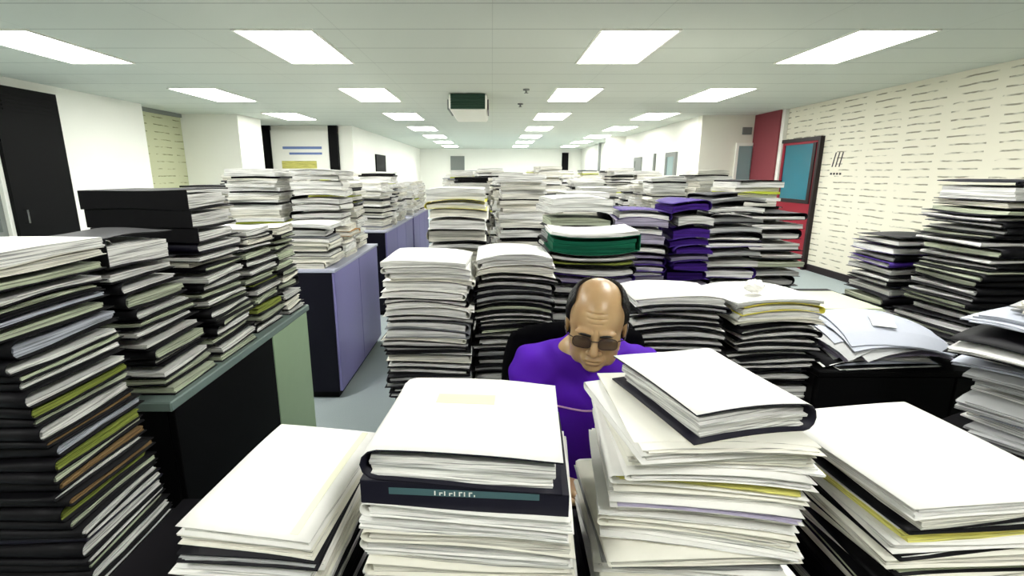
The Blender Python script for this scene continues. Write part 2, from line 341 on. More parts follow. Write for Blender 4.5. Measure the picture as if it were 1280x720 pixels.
# ceiling air unit
ac = empty('air_conditioner', (-.35, 7.6, ZC)); tag(ac, 'boxy white ceiling air unit with dark green grille facing the desks', 'air conditioner')
m = MB(); m.box(-.28, .28, 0, 1.75, -.23, 0, bev=.03); m.build('housing', M['plaster_w'], ac)
m = MB()
for k in range(6): m.box(-.25, .25, -.03, -.012, -.215 + k * .034, -.19 + k * .034)
m.box(-.25, .25, -.012, 0, -.22, -.01); m.build('grille', M['dark_green'], ac)
m = MB(); m.box(.28, .3, .05, .9, -.22, -.08); m.build('side_rail', M['frame_dark'], ac)
m = MB(); m.box(-.3, -.28, .05, .9, -.22, -.08); m.build('side_rail', M['grey_frame'], ac)
for (x, y, lb) in ((.47, 7.25, 'small white ceiling sprinkler nearest the dark green grille'), (.47, 8.7, 'small white ceiling sprinkler further back between the light rows')):
    s_ = MB(); s_.tube([(0, 0, 0), (0, 0, -.02), (0, 0, -.021), (0, 0, -.05)], [.045, .045, .015, .012], 14)
    s_.tube([(0, 0, -.05), (0, 0, -.056)], [.03, .03], 14)
    tag(s_.build('sprinkler', M['grey_frame'], loc=(x, y, ZC)), lb, 'sprinkler')
# ------------------------------------------------------------------ furniture
def desk(x0, x1, y0, y1, label, h=.73, top='desk', panel_front=True):
    t = empty('desk', ((x0 + x1) / 2, (y0 + y1) / 2, 0)); tag(t, label, 'desk')
    a, b = (x1 - x0) / 2, (y1 - y0) / 2
    m = MB(); m.box(-a, a, -b, b, h - .028, h, bev=.004); m.build('desktop', M[top], t)
    for sx in (-1, 1):
        for sy in (-1, 1):
            m = MB(); m.box(sx * (a - .05) - .025, sx * (a - .05) + .025, sy * (b - .05) - .025, sy * (b - .05) + .025, 0, h - .028, bev=.003); m.build('leg', M['black'], t)
    if panel_front:
        m = MB(); m.box(-a + .08, a - .08, -.01, .01, .2, h - .028); m.build('modesty_panel', M['black'], t)
    return t
desk(-.85, 1.09, .35, 1.2, 'dark desk carrying the white piles nearest the camera', panel_front=False)
desk(1.1, 1.95, .35, 1.52, 'dark side desk under the tilted grey piles at the right edge', panel_front=False)
desk(-.38, 1.14, 1.59, 2.21, 'dark desk carrying the row of piles right behind the seated man')
desk(-.5, 1.12, 2.23, 3.75, 'dark desk carrying the second row of piles behind the man')
desk(1.13, 2.6, 2.62, 3.75, 'dark desk carrying the purple and black piles towards the red door')

def cabinet(name, x0, x1, y0, y1, h, side_mat, door_mat, ndoors, face, label, edge='cab_edge', lip=.022, split_mat=None):
    """cupboard with doors on the face '+x' or '-y', plinth and worktop"""
    t = empty(name, ((x0 + x1) / 2, (y0 + y1) / 2, 0)); tag(t, label, 'cabinet')
    a, b = (x1 - x0) / 2, (y1 - y0) / 2
    m = MB(); m.box(-a, a - .02 if face == '+x' else a, -b + (.02 if face == '-y' else 0), b, .06, h - lip); m.build('body', M[side_mat], t)
    m = MB(); m.box(-a + .02, a - .04, -b + .04, b - .02, 0, .06); m.build('plinth', M['black'], t)
    if lip:
        m = MB(); m.box(-a - .004, a + .008, -b - .008, b + .004, h - lip, h, bev=.003); m.build('worktop', M[edge], t)
    for k in range(ndoors):
        m = MB()
        if face == '+x':
            w_ = 2 * b / ndoors; m.box(a - .0195, a, -b + k * w_ + .004, -b + (k + 1) * w_ - .004, .065, h - lip - .004, bev=.002)
            d_ = m.build('door', M[door_mat], t); hy = -b + (k + 1) * w_ - .06 if k % 2 == 0 else -b + k * w_ + .06
            continue
            hm = MB(); hm.tube([(a, hy, h - .22), (a + .02, hy, h - .22), (a + .02, hy, h - .34), (a, hy, h - .34)], .005, 8); hm.build('handle', M['black'], d_)
        else:
            w_ = 2 * a / ndoors; m.box(-a + k * w_ + .004, -a + (k + 1) * w_ - .004, -b, -b + .0195, .065, h - lip - .004, bev=.002)
            d_ = m.build('door', M[door_mat], t); hx = -a + (k + 1) * w_ - .06 if k % 2 == 0 else -a + k * w_ + .06
            hm = MB(); hm.tube([(hx, -b, h - .2), (hx, -b - .02, h - .2), (hx, -b - .02, h - .32), (hx, -b, h - .32)], .005, 8); hm.build('handle', M['black'], d_)
    return t
# left counter: black unit, pale green unit, one worktop over both
cabinet('storage_cabinet', -1.42, -.93, 1.33, 2.0, .93, 'black', 'black', 1, '+x', 'black storage cabinet beside the aisle under the leaning folder piles', lip=0)
cabinet('storage_cabinet', -1.42, -.93, 2.0, 2.4, .93, 'mint', 'mint', 1, '+x', 'pale green storage cabinet at the far end of the black counter', lip=0)
m = MB(); m.box(-1.43, -.92, 1.31, 2.41, .93, .96, bev=.004)
tag(m.build('worktop', M['top_edge']), 'grey green worktop edge running over the black and pale green cabinets', 'worktop')
# low black shelf unit under the pile at the very left
cabinet('low_cabinet', -1.5, -.9, .72, 1.29, .5, 'black', 'black', 1, '+x', 'low black cabinet below the tall folder pile at the left edge', edge='black')
# blue grey cupboards along the aisle
cabinet('storage_cabinet', -1.52, -1.08, 3.33, 4.62, .96, 'navy_side', 'door_lav', 2, '+x', 'navy cupboard with two lavender doors, nearest one across the aisle')
cabinet('storage_cabinet', -1.62, -1.17, 5.5, 7.35, .98, 'navy_side', 'door_lav', 3, '+x', 'navy cupboard with three lavender doors, second along the aisle')
cabinet('storage_cabinet', -1.62, -1.17, 7.45, 9.2, .98, 'navy_side', 'door_lav', 3, '+x', 'navy cupboard with three lavender doors, farthest along the aisle')
# black cabinet on the right
cabinet('low_cabinet', 1.14, 2.6, 1.62, 2.58, .93, 'black', 'black', 3, '-y', 'wide black cabinet under the fanned bluish papers', edge='black')
desk(-3.0, -1.56, 3.4, 4.7, 'dark desk behind the nearest lavender cupboard')



# ------------------------------------------------------------------ folders, sheaves and binders
import re
def nw(t): return len(re.findall(r'\w+', t))
def smoothstep(a, b, x): t = max(0., min(1., (x - a) / (b - a))); return t * t * (3 - 2 * t)
class Layer:
    """the sheet-like surfaces that a pile's folders lie between"""
    def __init__(s, z, hw, hl, seed, wave, sag, k):
        r = random.Random(seed); s.z = z; s.hw = hw; s.hl = hl; s.k = k; s.sag = sag; s.w = wave
        s.p = [(r.uniform(1.2, 3.2) / hw, r.uniform(.8, 2.6) / hl, r.uniform(0, 6.28)) for _ in range(2)]
    def __call__(s, x, y):
        u, v = x / s.hw, y / s.hl
        sx, sy, tx, ty = s.sag
        b = -sx * abs(u) ** 2.6 - sy * abs(v) ** 2.6 + tx * u + ty * v
        wv = sum(math.sin(a * x + b_ * y + c) for a, b_, c in s.p) * .5 * s.w
        return s.z + s.k * b + wv
def orient(side):
    return {'-x': lambda a, b: (a, b), '+x': lambda a, b: (-a, -b), '-y': lambda a, b: (-b, a), '+y': lambda a, b: (b, -a)}[side]
def cover_mb(W, L, side, lo, hi, th, short=0., na=9, nb=7, curl=0., square=False):
    """sheet folded round one long edge: bottom leaf, round spine, top leaf"""
    o = orient(side); r = None; prof = []
    hw = W / 2; t_mid = hi(0, 0) - lo(0, 0); r = min(t_mid / 2, hw * .3)
    for k in range(na): prof.append((hw - (2 * hw - r) * k / (na - 1), 0., 0, 1))
    if square:
        r = .004; prof[-1] = (-hw + .001, 0., 0, 1); prof += [(-hw, .03, 1, 0), (-hw, .35, 1, 0), (-hw, .65, 1, 0), (-hw, .97, 1, 0)]; r = .001
    for k in range(1, 6) if not square else ():
        ph = math.pi * k / 6; prof.append((-hw + r - r * math.sin(ph), (1 - math.cos(ph)) / 2, math.sin(ph), math.cos(ph)))
    for k in range(na): prof.append((-hw + r + (2 * hw - r - short) * k / (na - 1), 1., 0, -1))
    P_ = len(prof); vo = []; vi = []
    for j in range(nb):
        b = -L / 2 + L * j / (nb - 1)
        for k, (a, f, nx, nz) in enumerate(prof):
            x, y = o(a, b); e = .0003
            zl, zh = lo(x, y) + e, hi(x, y) - e; z = zl + (zh - zl) * f
            if f == 1. and curl:
                z += curl * smoothstep(.3, 1, a / hw) * (.6 + .4 * math.sin(b * 17))
            vo.append((x, y, z)); a2 = a + th * nx; x2, y2 = o(a2, b); vi.append((x2, y2, z + th * nz))
    m = MB(); n = P_ * nb; m.v = vo + vi
    for j in range(nb - 1):
        for k in range(P_ - 1):
            q = (j * P_ + k, j * P_ + k + 1, (j + 1) * P_ + k + 1, (j + 1) * P_ + k)
            m.f.append(q); m.f.append(tuple(n + i for i in reversed(q)))
    for k in range(P_ - 1):
        m.f.append((k + 1, k, n + k, n + k + 1)); q = (nb - 1) * P_; m.f.append((q + k, q + k + 1, n + q + k + 1, n + q + k))
    for j in range(nb - 1):
        a0, a1 = j * P_, (j + 1) * P_; m.f.append((a0, a1, n + a1, n + a0)); m.f.append((a1 + P_ - 1, a0 + P_ - 1, n + a0 + P_ - 1, n + a1 + P_ - 1))
    m.mi = [i % 2 for i in range(2 * (nb - 1) * (P_ - 1))]; m.mi += [1] * (len(m.f) - len(m.mi)); return m
def slab(m, a0, a1, b0, b1, o, zf0, zf1, rot, na, nb, rg, ox=0, oy=0):
    """one sheaf of sheets: two grids joined round their edges"""
    vs = []; c, s_ = math.cos(rot), math.sin(rot)
    for top in (0, 1):
        for j in range(nb):
            for k in range(na):
                a = a0 + (a1 - a0) * k / (na - 1); b = b0 + (b1 - b0) * j / (nb - 1)
                if j in (0, nb - 1): b += rg.uniform(-1, 1) * .0012
                if k in (0, na - 1): a += rg.uniform(-1, 1) * .0012
                a_, b_ = a * c - b * s_, a * s_ + b * c
                x, y = o(a_, b_); x += ox; y += oy; vs.append((x, y, (zf1 if top else zf0)(x, y)))
    n = na * nb; fs = []
    for j in range(nb - 1):
        for k in range(na - 1):
            q = (j * na + k, j * na + k + 1, (j + 1) * na + k + 1, (j + 1) * na + k); fs.append(tuple(reversed(q))); fs.append(tuple(n + i for i in q))
    ring = [k for k in range(na)] + [j * na + na - 1 for j in range(1, nb)] + [(nb - 1) * na + k for k in range(na - 2, -1, -1)] + [j * na for j in range(nb - 2, 0, -1)]
    for i in range(len(ring)):
        p, q = ring[i], ring[(i + 1) % len(ring)]; fs.append((p, q, n + q, n + p))
    m.add(vs, fs)
def pages_mb(W, L, side, lo, hi, th, nsl, fill, rg, spread, cover=True, res=(7, 6), inset=.006, shift_out=0.):
    o = orient(side); m = MB(); hw = W / 2; g = th + .0008
    cuts = [0.]; 
    for k in range(nsl): cuts.append(cuts[-1] + rg.uniform(.5, 1.5))
    cuts = [c / cuts[-1] * fill for c in cuts]
    for k in range(nsl):
        f0, f1 = cuts[k], cuts[k + 1] - .04 * fill / nsl
        def mk(f): return lambda x, y: (lo(x, y) + g) + ((hi(x, y) - lo(x, y)) - 2 * g) * f
        d = spread
        a0 = -hw + (.012 if cover else 0) + rg.uniform(0, d); a1 = hw - inset + rg.uniform(-d, d * .5) + shift_out
        b0 = -L / 2 + inset + rg.uniform(-d * .5, d); b1 = L / 2 - inset + rg.uniform(-d, d * .5)
        slab(m, a0, a1, b0, b1, o, mk(f0), mk(f1), rg.gauss(0, d * .9), res[0], res[1], rg)
    return m
STYLES = {  # kind, cover, pages, fill of the pages, words for the label
    'Wf': ('file', 'white', 'white', .86, 'white'), 'Cf': ('file', 'cream', 'cream', .86, 'cream'), 'Mf': ('file', 'manila', 'cream', .8, 'manila'),
    'Kf': ('file', 'black', 'white', .55, 'black'), 'Kg': ('file', 'black', 'white', .36, 'black'), 'Nf': ('file', 'navy', 'white', .6, 'navy'),
    'Pf': ('file', 'purple', 'lilac', .5, 'purple'), 'Pw': ('file', 'purple', 'white', .6, 'purple'), 'Gf': ('file', 'green', 'white', .3, 'green'),
    'Lf': ('file', 'lime', 'lime', .8, 'lime green'), 'Kl': ('file', 'black', 'lime', .6, 'black'), 'Kt': ('file', 'black', 'tan', .5, 'black'),
    'Kb': ('file', 'black', 'blue', .6, 'black'), 'Kp': ('file', 'black', 'pale', .6, 'black'), 'Tf': ('file', 'tan', 'cream', .8, 'tan'), 'Xf': ('file', 'charcoal', 'grey', .5, 'charcoal'),
    'Bf': ('file', 'blue', 'white', .7, 'pale blue'), 'Yf': ('file', 'yellow', 'white', .7, 'yellow'), 'Gy': ('file', 'grey', 'white', .7, 'grey'),
    'Pd': ('file', 'purple', 'violet', .7, 'deep purple'), 'Wy': ('file', 'white', 'yellow', .8, 'white'), 'Wl': ('file', 'white', 'lilac', .8, 'white'),
    'Ws': ('sheaf', None, 'white', .96, 'white'), 'Cs': ('sheaf', None, 'cream', .96, 'cream'), 'Gs': ('sheaf', None, 'grey', .96, 'grey'),
    'Bs': ('sheaf', None, 'blue', .96, 'bluish'), 'Ps': ('sheaf', None, 'lilac', .96, 'lilac'), 'As': ('sheaf', None, 'pale', .96, 'pale green'), 'Ys': ('sheaf', None, 'yellow', .96, 'yellow'),
    'KB': ('binder', 'black', 'white', .75, 'black'), 'WB': ('binder', 'white', 'white', .72, 'white'), 'NB': ('binder', 'navy', 'white', .7, 'navy'), 'GB': ('binder', 'green', 'green', .9, 'green'),
}
PAGEWORD = dict(violet='violet', green='green', white='white', cream='cream', grey='grey', lime='lime green', tan='tan', blue='bluish', lilac='lilac', pale='pale green', yellow='yellow')
N_IND = [0]; REG = {}
def stack(key, cx, cy, ang, w, l, z0, z1, spec, desc, lean=(0, 0), spines=('-x', '+x'), jit=.008, rot=2., wave=.25, sag=(0, 0, 0, 0), spread=.006, seed=1,
          angf=None, thick=None, nsl=3, res=(7, 6), vary=.45, offs=None, curl=0, group=None, sizes=None, spine_at=None):
    """spec is listed from the bottom up"""
    rg = random.Random(seed * 77 + 5); n = len(spec)
    th = [(thick.get(i, 1) if thick else 1) * (2.6 if STYLES[s_][0] == 'binder' else 1) * rg.uniform(1 - vary, 1 + vary) for i, s_ in enumerate(spec)]
    tot = sum(th); th = [t * (z1 - z0) / tot for t in th]; z = z0
    tm = min(th); L_ = [Layer(z0, w / 2, l / 2, 0, 0, (0, 0, 0, 0), 0)]
    for i in range(n):
        z += th[i]; kk = smoothstep(0, 1, (i + 1) / n * 1.25)
        L_.append(Layer(z, w / 2, l / 2, seed * 100 + i, min(.0045, min(th[i], th[i + 1] if i + 1 < n else th[i]) * wave), sag, kk))
    z = z0
    for i, st in enumerate(spec):
        kind, cv, pg, fill, word = STYLES[st]; f = (z - z0) / (z1 - z0)
        a = R(ang + (angf(i, n) if angf else 0) + rg.gauss(0, rot)); ox, oy = rg.gauss(0, jit), rg.gauss(0, jit)
        if offs and i in offs: ox += offs[i][0]; oy += offs[i][1]
        wx, wy = cx + lean[0] * f + ox, cy + lean[1] * f + oy
        # folder frame -> pile frame
        base = R(ang); da = a - base; c, s_ = math.cos(da), math.sin(da)
        ddx, ddy = ox * math.cos(base) + oy * math.sin(base), -ox * math.sin(base) + oy * math.cos(base)
        def mk(Ly, z=z, c=c, s_=s_, ddx=ddx, ddy=ddy): return lambda x, y, Ly=Ly: Ly(x * c - y * s_ + ddx, x * s_ + y * c + ddy) - z
        lo, hi = mk(L_[i]), mk(L_[i + 1])
        side = rg.choice(spines); side = (spine_at or {}).get(i, side); fw, fl = w * rg.uniform(.95, 1.02), l * rg.uniform(.95, 1.02)
        if sizes and i in sizes: fw, fl = fw * sizes[i][0], fl * sizes[i][1]
        W, L = (fw, fl) if side in ('-x', '+x') else (fl, fw)
        pos_w = 'topmost' if i == n - 1 else ordw[n - 1 - i] + ' from top'
        thw = 'thick ' if th[i] > 1.25 * (z1 - z0) / n else 'thin ' if th[i] < .8 * (z1 - z0) / n else ''
        if kind == 'sheaf':
            m = pages_mb(W, L, side, lo, hi, 0, nsl, .97, rg, spread * 1.6, False, res, 0.)
            o = m.build('paper_sheaf', M['pages_' + pg], loc=(wx, wy, z)); o.rotation_euler = (0, 0, a)
            lab = '%s%s sheaf of papers, %s of %s' % (thw, word, pos_w, desc)
            if nw(lab) > 16: lab = lab.replace('thick ', '').replace('thin ', '').replace('sheaf of papers', 'sheaf')
            tag(o, lab, 'papers', group or 'papers in ' + desc)
        else:
            nm = 'file_folder' if kind == 'file' else 'ring_binder'
            t = empty(nm, (wx, wy, z), a)
            lab = '%s%s %s, %s of %s' % (thw, word, 'folder' if kind == 'file' else 'ring binder', pos_w, desc)
            lab2 = lab.replace(' folder,', ' folder of %s sheets,' % PAGEWORD[pg])
            if kind == 'file' and PAGEWORD[pg] != word and nw(lab2) <= 16: lab = lab2
            if nw(lab) > 16: lab = lab.replace('thick ', '').replace('thin ', '')
            if nw(lab) > 16: print('LONG', lab)
            tag(t, lab, 'folder' if kind == 'file' else 'binder', group or ('folders in ' if kind == 'file' else 'binders in ') + desc)
            tc_ = (.0024 if cv in ('black', 'navy', 'charcoal') else .0011) if kind == 'file' else .003
            tc_ = min(tc_, th[i] * .16); REG[(key, i)] = (t, lo, hi, W, L, th[i])
            short = rg.uniform(0, .012) if kind == 'file' else 0
            cover_mb(W, L, side, lo, hi, tc_, short, curl=(curl if i == n - 1 else 0), square=(kind == 'binder' and cv != 'white')).build('cover', [M['cover_' + cv], M['cover_' + ('navy' if cv == 'white' and kind == 'binder' else cv)]], t, smooth=not (kind == 'binder' and cv != 'white'))
            fl2 = fill * rg.uniform(.85, 1.1); fl2 = min(fl2, .97)
            pages_mb(W, L, side, lo, hi, tc_, nsl + (1 if kind == 'binder' else 0), fl2, rg, spread, True, res, .006 if kind == 'file' else .012).build('pages', M['pages_' + pg], t)
            if kind == 'binder':
                tt = th[i]; o_ = orient(side)
                for bb in (-L * .3, L * .3):
                    rm = MB(); rr = tt * .33; pts = []
                    for k in range(13):
                        q = 2 * math.pi * k / 12; x, y = o_(-W / 2 + tt * .5 + .012 + rr * math.cos(q), bb); pts.append((x, y, tt * .5 + rr * math.sin(q) + (lo(x, y))))
                    rm.tube(pts, .0018, 6, caps=False); rm.build('ring', M['metal'], t)
        z += th[i]; N_IND[0] += 1
    return L_
def mix(n, weights, seed):
    r = random.Random(seed); ks = list(weights); return [r.choices(ks, [weights[k] for k in ks])[0] for _ in range(n)]
# -- A: the tall pile at the left edge
A = mix(34, {'Kf': 4, 'Kg': 3, 'Kl': 2, 'Kt': 1, 'Kb': 1.2, 'Kp': 3, 'Nf': .6}, 3) + ['Cf', 'Ws']
stack('A', -1.10, 1.135, 0, .34, .29, .5, 1.455, A, 'the tall left pile', lean=(0, -.12), spines=('-y',), jit=.006, rot=1.2, seed=2, nsl=3, spread=.004)
# -- B: pile with a loose black binder on it
B = mix(12, {'Kf': 4, 'Kp': 3, 'Kg': 2}, 5) + ['KB']
stack('B', -1.05, 1.47, 0, .21, .25, .96, 1.445, B, 'the pile just behind the tall left pile', lean=(0, -.16), spines=('-y', '-x'), jit=.006, seed=3, rot=1.5, thick={12: 1.1}, spine_at={12: '-y'})
# -- C: pile crowned by three black binders
Cc = mix(15, {'Kf': 3, 'Kp': 4, 'Kl': 1.2, 'Kt': .5, 'Cf': 2}, 7) + ['Nf', 'KB', 'KB', 'KB']
stack('C', -1.09, 1.76, 0, .31, .27, .96, 1.55, Cc, 'the pile crowned by black binders', lean=(0, -.10), spines=('-y', '-x'), jit=.008, seed=4, rot=2, thick={15: 1.2, 16: .9, 17: .8, 18: 1.1}, spine_at={15: '-y', 16: '-y', 17: '-y', 18: '-y'}, sizes={16: (1.1, 1), 17: (1.05, 1), 18: (1.1, 1)})
# -- D: two greenish piles at the far end of the counter
D = mix(14, {'Kp': 4, 'Kf': 3, 'Cf': 2, 'Kl': 1, 'Xf': 1}, 9) + ['Ws']
stack('D', -1.09, 2.06, 0, .3, .26, .96, 1.39, D, 'the pale-topped pile behind the black binders', lean=(0, -.06), spines=('-y', '-x', '+y'), jit=.009, seed=5, rot=2.5)
D2 = mix(12, {'Kp': 4, 'Kf': 3, 'Cf': 3}, 19) + ['Cf']
stack('D2', -1.09, 2.30, 0, .3, .19, .96, 1.37, D2, 'the pile at the pale green cabinet', lean=(0, -.05), spines=('-y', '-x', '+y'), jit=.01, seed=6, rot=3)
# -- foreground: E with the white binder
E_ = ['KB', 'KB', 'Wf', 'Ws', 'Cf', 'Ws', 'Wf', 'Cf', 'Ws', 'Wf', 'NB', 'WB']
stack('E', -.035, .885, -5, .385, .29, .73, 1.145, E_, 'the pile topped by the white binder', spines=('-x',), jit=.006, seed=8, rot=1.4, thick={0: 1.2, 1: 1.1, 10: .75, 11: 1.15}, nsl=4, res=(10, 8), spread=.006, vary=.25, sag=(.003, 0, -.003, .002), curl=-.006, offs={11: (-.012, .010)}, sizes={11: (.935, 1.06), 10: (.96, 1)}, spine_at={10: '-y'})
# -- F with the big white sheet
F_ = ['KB', 'KB', 'Wf', 'Kf', 'Cf', 'Ws', 'Wf', 'Xf', 'Cf', 'Wf']
stack('F', -.42, .94, -4, .265, .38, .73, .985, F_, 'the low pile left of the binder pile', spines=('-x', '+y'), jit=.006, seed=9, rot=2, nsl=4, res=(10, 9), sag=(.002, .004, -.004, .006), wave=.4, vary=.3)
# -- G: the tallest of the front piles
G_ = ['KB', 'KB'] + ['Wf', 'Cf', 'Ws', 'Wf', 'Ws', 'Cf', 'Wf', 'Gs', 'Wf', 'Cf', 'Ws', 'Wf', 'Cf'] + ['Ws', 'Cs', 'Wl', 'Wf', 'Cf', 'Wy', 'Wf', 'Ws', 'Cf']
nG = len(G_)
G_ += ['Wf', 'Cs', 'WB']; nG = len(G_)
stack('G', .395, .925, 0, .35, .31, .73, 1.20, G_, 'the tallest white pile before the man', spines=('-x', '+y'), jit=.007, rot=2.4, nsl=4, res=(10, 8), spread=.013, vary=.4, seed=10,
      angf=lambda i, n: (0 if i < 12 else -13 + (i - 12) * 1.2 if i < n - 3 else 8 if i < n - 1 else 19), thick={0: 1.3, 1: 1.2, nG - 1: 1.25}, offs={**{i: (-.014, 0) for i in range(12)}, **{i: (.008, .012) for i in range(15, nG)}, nG - 1: (.05, .02)},
      sag=(.006, 0, -.006, .006), sizes={nG - 1: (.80, .90), nG - 2: (.97, .98), nG - 3: (.95, .98)}, spine_at={nG - 1: '+x'})
# -- H: wide white pile at the right
H_ = ['KB', 'KB'] + ['Kf', 'Cf', 'Kp', 'Wf', 'Kf', 'Cf', 'Kp', 'Cf', 'Kf', 'Wf', 'Wy', 'Kf', 'Cs', 'Wf']
stack('H', .868, .925, 5, .37, .375, .73, 1.05, H_, 'the wide flat pile at the lower right', spines=('-x', '+y'), jit=.006, seed=13, rot=2.5, nsl=3, res=(10, 8), thick={0: 1.1, 1: 1.1, 15: .8}, wave=.35)
# -- I: grey fanned pile on the side desk
I_ = ['KB', 'KB'] + ['Gs', 'Ws', 'Bs', 'Gs', 'Ws', 'Gs', 'Bs', 'Ws', 'Gs', 'Kg', 'Ws', 'Bs', 'Gs', 'Cs']
stack('I', 1.545, 1.27, 24, .33, .28, .73, 1.29, I_, 'the grey pile at the right edge', lean=(.08, .02), spines=('+x',), jit=.022, seed=14, rot=5, nsl=4, spread=.02, sag=(.012, .008, .012, 0), wave=.4)
# -- J, K: the two big piles behind the desk
J_ = ['KB'] + mix(6, {'Kf': 3, 'Kg': 2, 'Xf': 2}, 20) + mix(7, {'Cf': 3, 'Kf': 3, 'Gy': 2}, 21) + mix(8, {'Wf': 3, 'Gy': 1, 'Cf': 2, 'Ws': 1, 'Kf': 1}, 22) + ['Wf', 'Ws']
stack('J', -.232, 1.865, 0, .315, .33, .73, 1.305, J_, 'the whitish pile beside the aisle', spines=('-x', '+x', '+y'), jit=.007, seed=15, rot=2, sag=(.012, 0, -.006, 0), wave=.4, res=(9, 6), thick={0: 1.2}, nsl=2)
K_ = ['KB', 'Cs', 'Wf', 'Cf', 'Ws'] + mix(17, {'Kf': 5, 'Kg': 4, 'Kp': 1, 'Xf': 2}, 24) + ['Cf', 'Wf', 'Ws']
stack('K', .085, 1.935, 0, .3, .33, .73, 1.315, K_, 'the black and white pile left of the man', spines=('-x', '+x', '+y'), jit=.007, seed=16, rot=2, sag=(.02, 0, 0, 0), wave=.4, res=(9, 6), thick={0: 1.1}, nsl=2)
# -- L: green file on top, behind the man's head
L__ = ['KB', 'KB'] + mix(9, {'Kf': 5, 'Kg': 4, 'Pf': 1}, 25) + ['Kl', 'Kf', 'GB', 'Ws']
stack('L', .405, 2.085, 0, .355, .27, .73, 1.37, L__, "the pile behind the man's head", spines=('-x', '+x', '+y'), jit=.008, seed=17, rot=2, sag=(-.014, 0, 0, 0), wave=.3, nsl=2, thick={13: .62, 14: .5}, res=(9, 6))
# -- M, N
M_ = ['KB', 'KB'] + mix(12, {'Kf': 3, 'Kg': 5, 'Xf': 2}, 26) + ['Wf']
stack('M', .645, 1.745, -3, .315, .275, .73, 1.20, M_, "the dark pile beside the man's ear", spines=('-x', '+x', '+y'), jit=.008, seed=18, rot=2, sag=(.014, 0, 0, 0), wave=.4, nsl=2)
N_ = ['KB', 'KB'] + mix(10, {'Kf': 3, 'Kg': 5, 'Xf': 1}, 27) + ['Kf', 'Cf', 'Wf', 'Yf', 'Ws']
stack('N', .985, 1.795, 4, .315, .28, .73, 1.185, N_, 'the dark pile with the yellow folder', spines=('-x', '+x', '+y'), jit=.012, seed=19, rot=4, sag=(.012, 0, 0, 0), wave=.35, nsl=2)
# -- O: fanned bluish papers sliding over the black cabinet's edge
O_ = ['Kg', 'Gs', 'Bs', 'Kf', 'Gs', 'Ps', 'Bs', 'Gs', 'Bs']
stack('O', 1.40, 1.80, 8, .4, .3, .93, 1.075, O_, 'the fanned papers on the black cabinet', spines=('+x', '+y'), jit=.02, seed=20, rot=6, sag=(.03, .02, .012, .012), wave=.3, nsl=4, spread=.03)
stack('O2', 1.58, 2.31, 3, .38, .36, .93, 1.01, ['Kf', 'Wf', 'Cs', 'As'], 'the flat papers behind the fanned ones', jit=.02, seed=21, rot=4, nsl=2)
# -- Q, Q2, P: row along the right
Q_ = mix(5, {'Kf': 3, 'Kp': 3}, 28) + mix(16, {'Kf': 4, 'Kp': 3, 'Nf': 2, 'Pw': 1, 'Kg': 2}, 29) + ['Cf', 'NB']
stack('Q', 1.985, 1.96, 2, .36, .32, .93, 1.575, Q_, 'the leaning pile near the right edge', lean=(.04, 0), spines=('-y', '+x'), jit=.012, seed=22, rot=2.5, nsl=2, offs={0: (-.09, -.05), 1: (-.08, -.03), 2: (-.06, -.02), 3: (-.05, 0)})
Q2_ = mix(18, {'Kf': 3, 'Kg': 5, 'Nf': 2}, 30) + ['Kf']
stack('Q2', 2.40, 1.85, 0, .34, .34, .93, 1.58, Q2_, 'the black pile behind the leaning one', spines=('-y', '+x'), jit=.012, seed=23, rot=2.5, nsl=2)
P_ = mix(10, {'Kf': 3, 'Kp': 2, 'Nf': 2, 'Pw': 3}, 31) + ['Kf']
stack('P', 1.99, 2.37, 0, .34, .28, .93, 1.315, P_, 'the short pile against the brick wall', spines=('-y', '+x'), jit=.012, seed=24, rot=2, nsl=2)
# -- second row
def row2(key, cx, cy, w, z1, n, pal, desc, seed, l=.3, z0=.73, top=(), sag=(.01, 0, 0, 0), rot=2.5, ang=0, bottom=3, spines=('-x', '+x', '+y')):
    stack(key, cx, cy, ang, w, l, z0, z1, ['KB'] * bottom + mix(n, pal, seed) + list(top), desc, spines=spines, jit=.012, seed=seed, rot=rot, sag=sag, wave=.4, nsl=2, res=(6, 5), vary=.4)
dk = {'Kf': 3, 'Kg': 4, 'Xf': 1}; wh = {'Wf': 3, 'Cf': 3, 'Ws': 2, 'Kf': 1.4}; pu = {'Pf': 3, 'Pw': 3, 'Kf': 2, 'Ps': 2}
row2('L2', .41, 2.56, .31, 1.495, 6, {'Kf': 3, 'Kp': 3, 'Xf': 2}, 'the pile seen above the green folder', 40, top=('Ws',))
row2('T', -.19, 2.83, .33, 1.53, 7, {'Cf': 4, 'Wf': 2, 'Kf': .6}, 'the cream pile left of centre', 41, top=('Yf', 'Ws'), rot=3)
row2('V1', .765, 2.68, .28, 1.42, 11, {'Ps': 1.5, 'Pw': 3, 'Pf': 2, 'Kf': 1.5}, 'the lilac sheeted pile right of centre', 42, ang=-4)
row2('V2', 1.31, 2.80, .31, 1.50, 10, {'Kf': 3, 'Xf': 2, 'Pw': 2, 'Kg': 2}, 'the pile right of the purple one', 43, bottom=2)
row2('V4', 1.66, 3.03, .33, 1.375, 8, {'Kf': 5, 'Kp': 3}, 'the pile just before the red door', 44, bottom=2, sag=(0, 0, 0, 0), rot=1.5)
row2('PU', 1.025, 2.66, .2, 1.47, 9, {'Pd': 5, 'Pf': 1.5, 'Kf': .6}, 'the deep purple pile', 46, bottom=2)
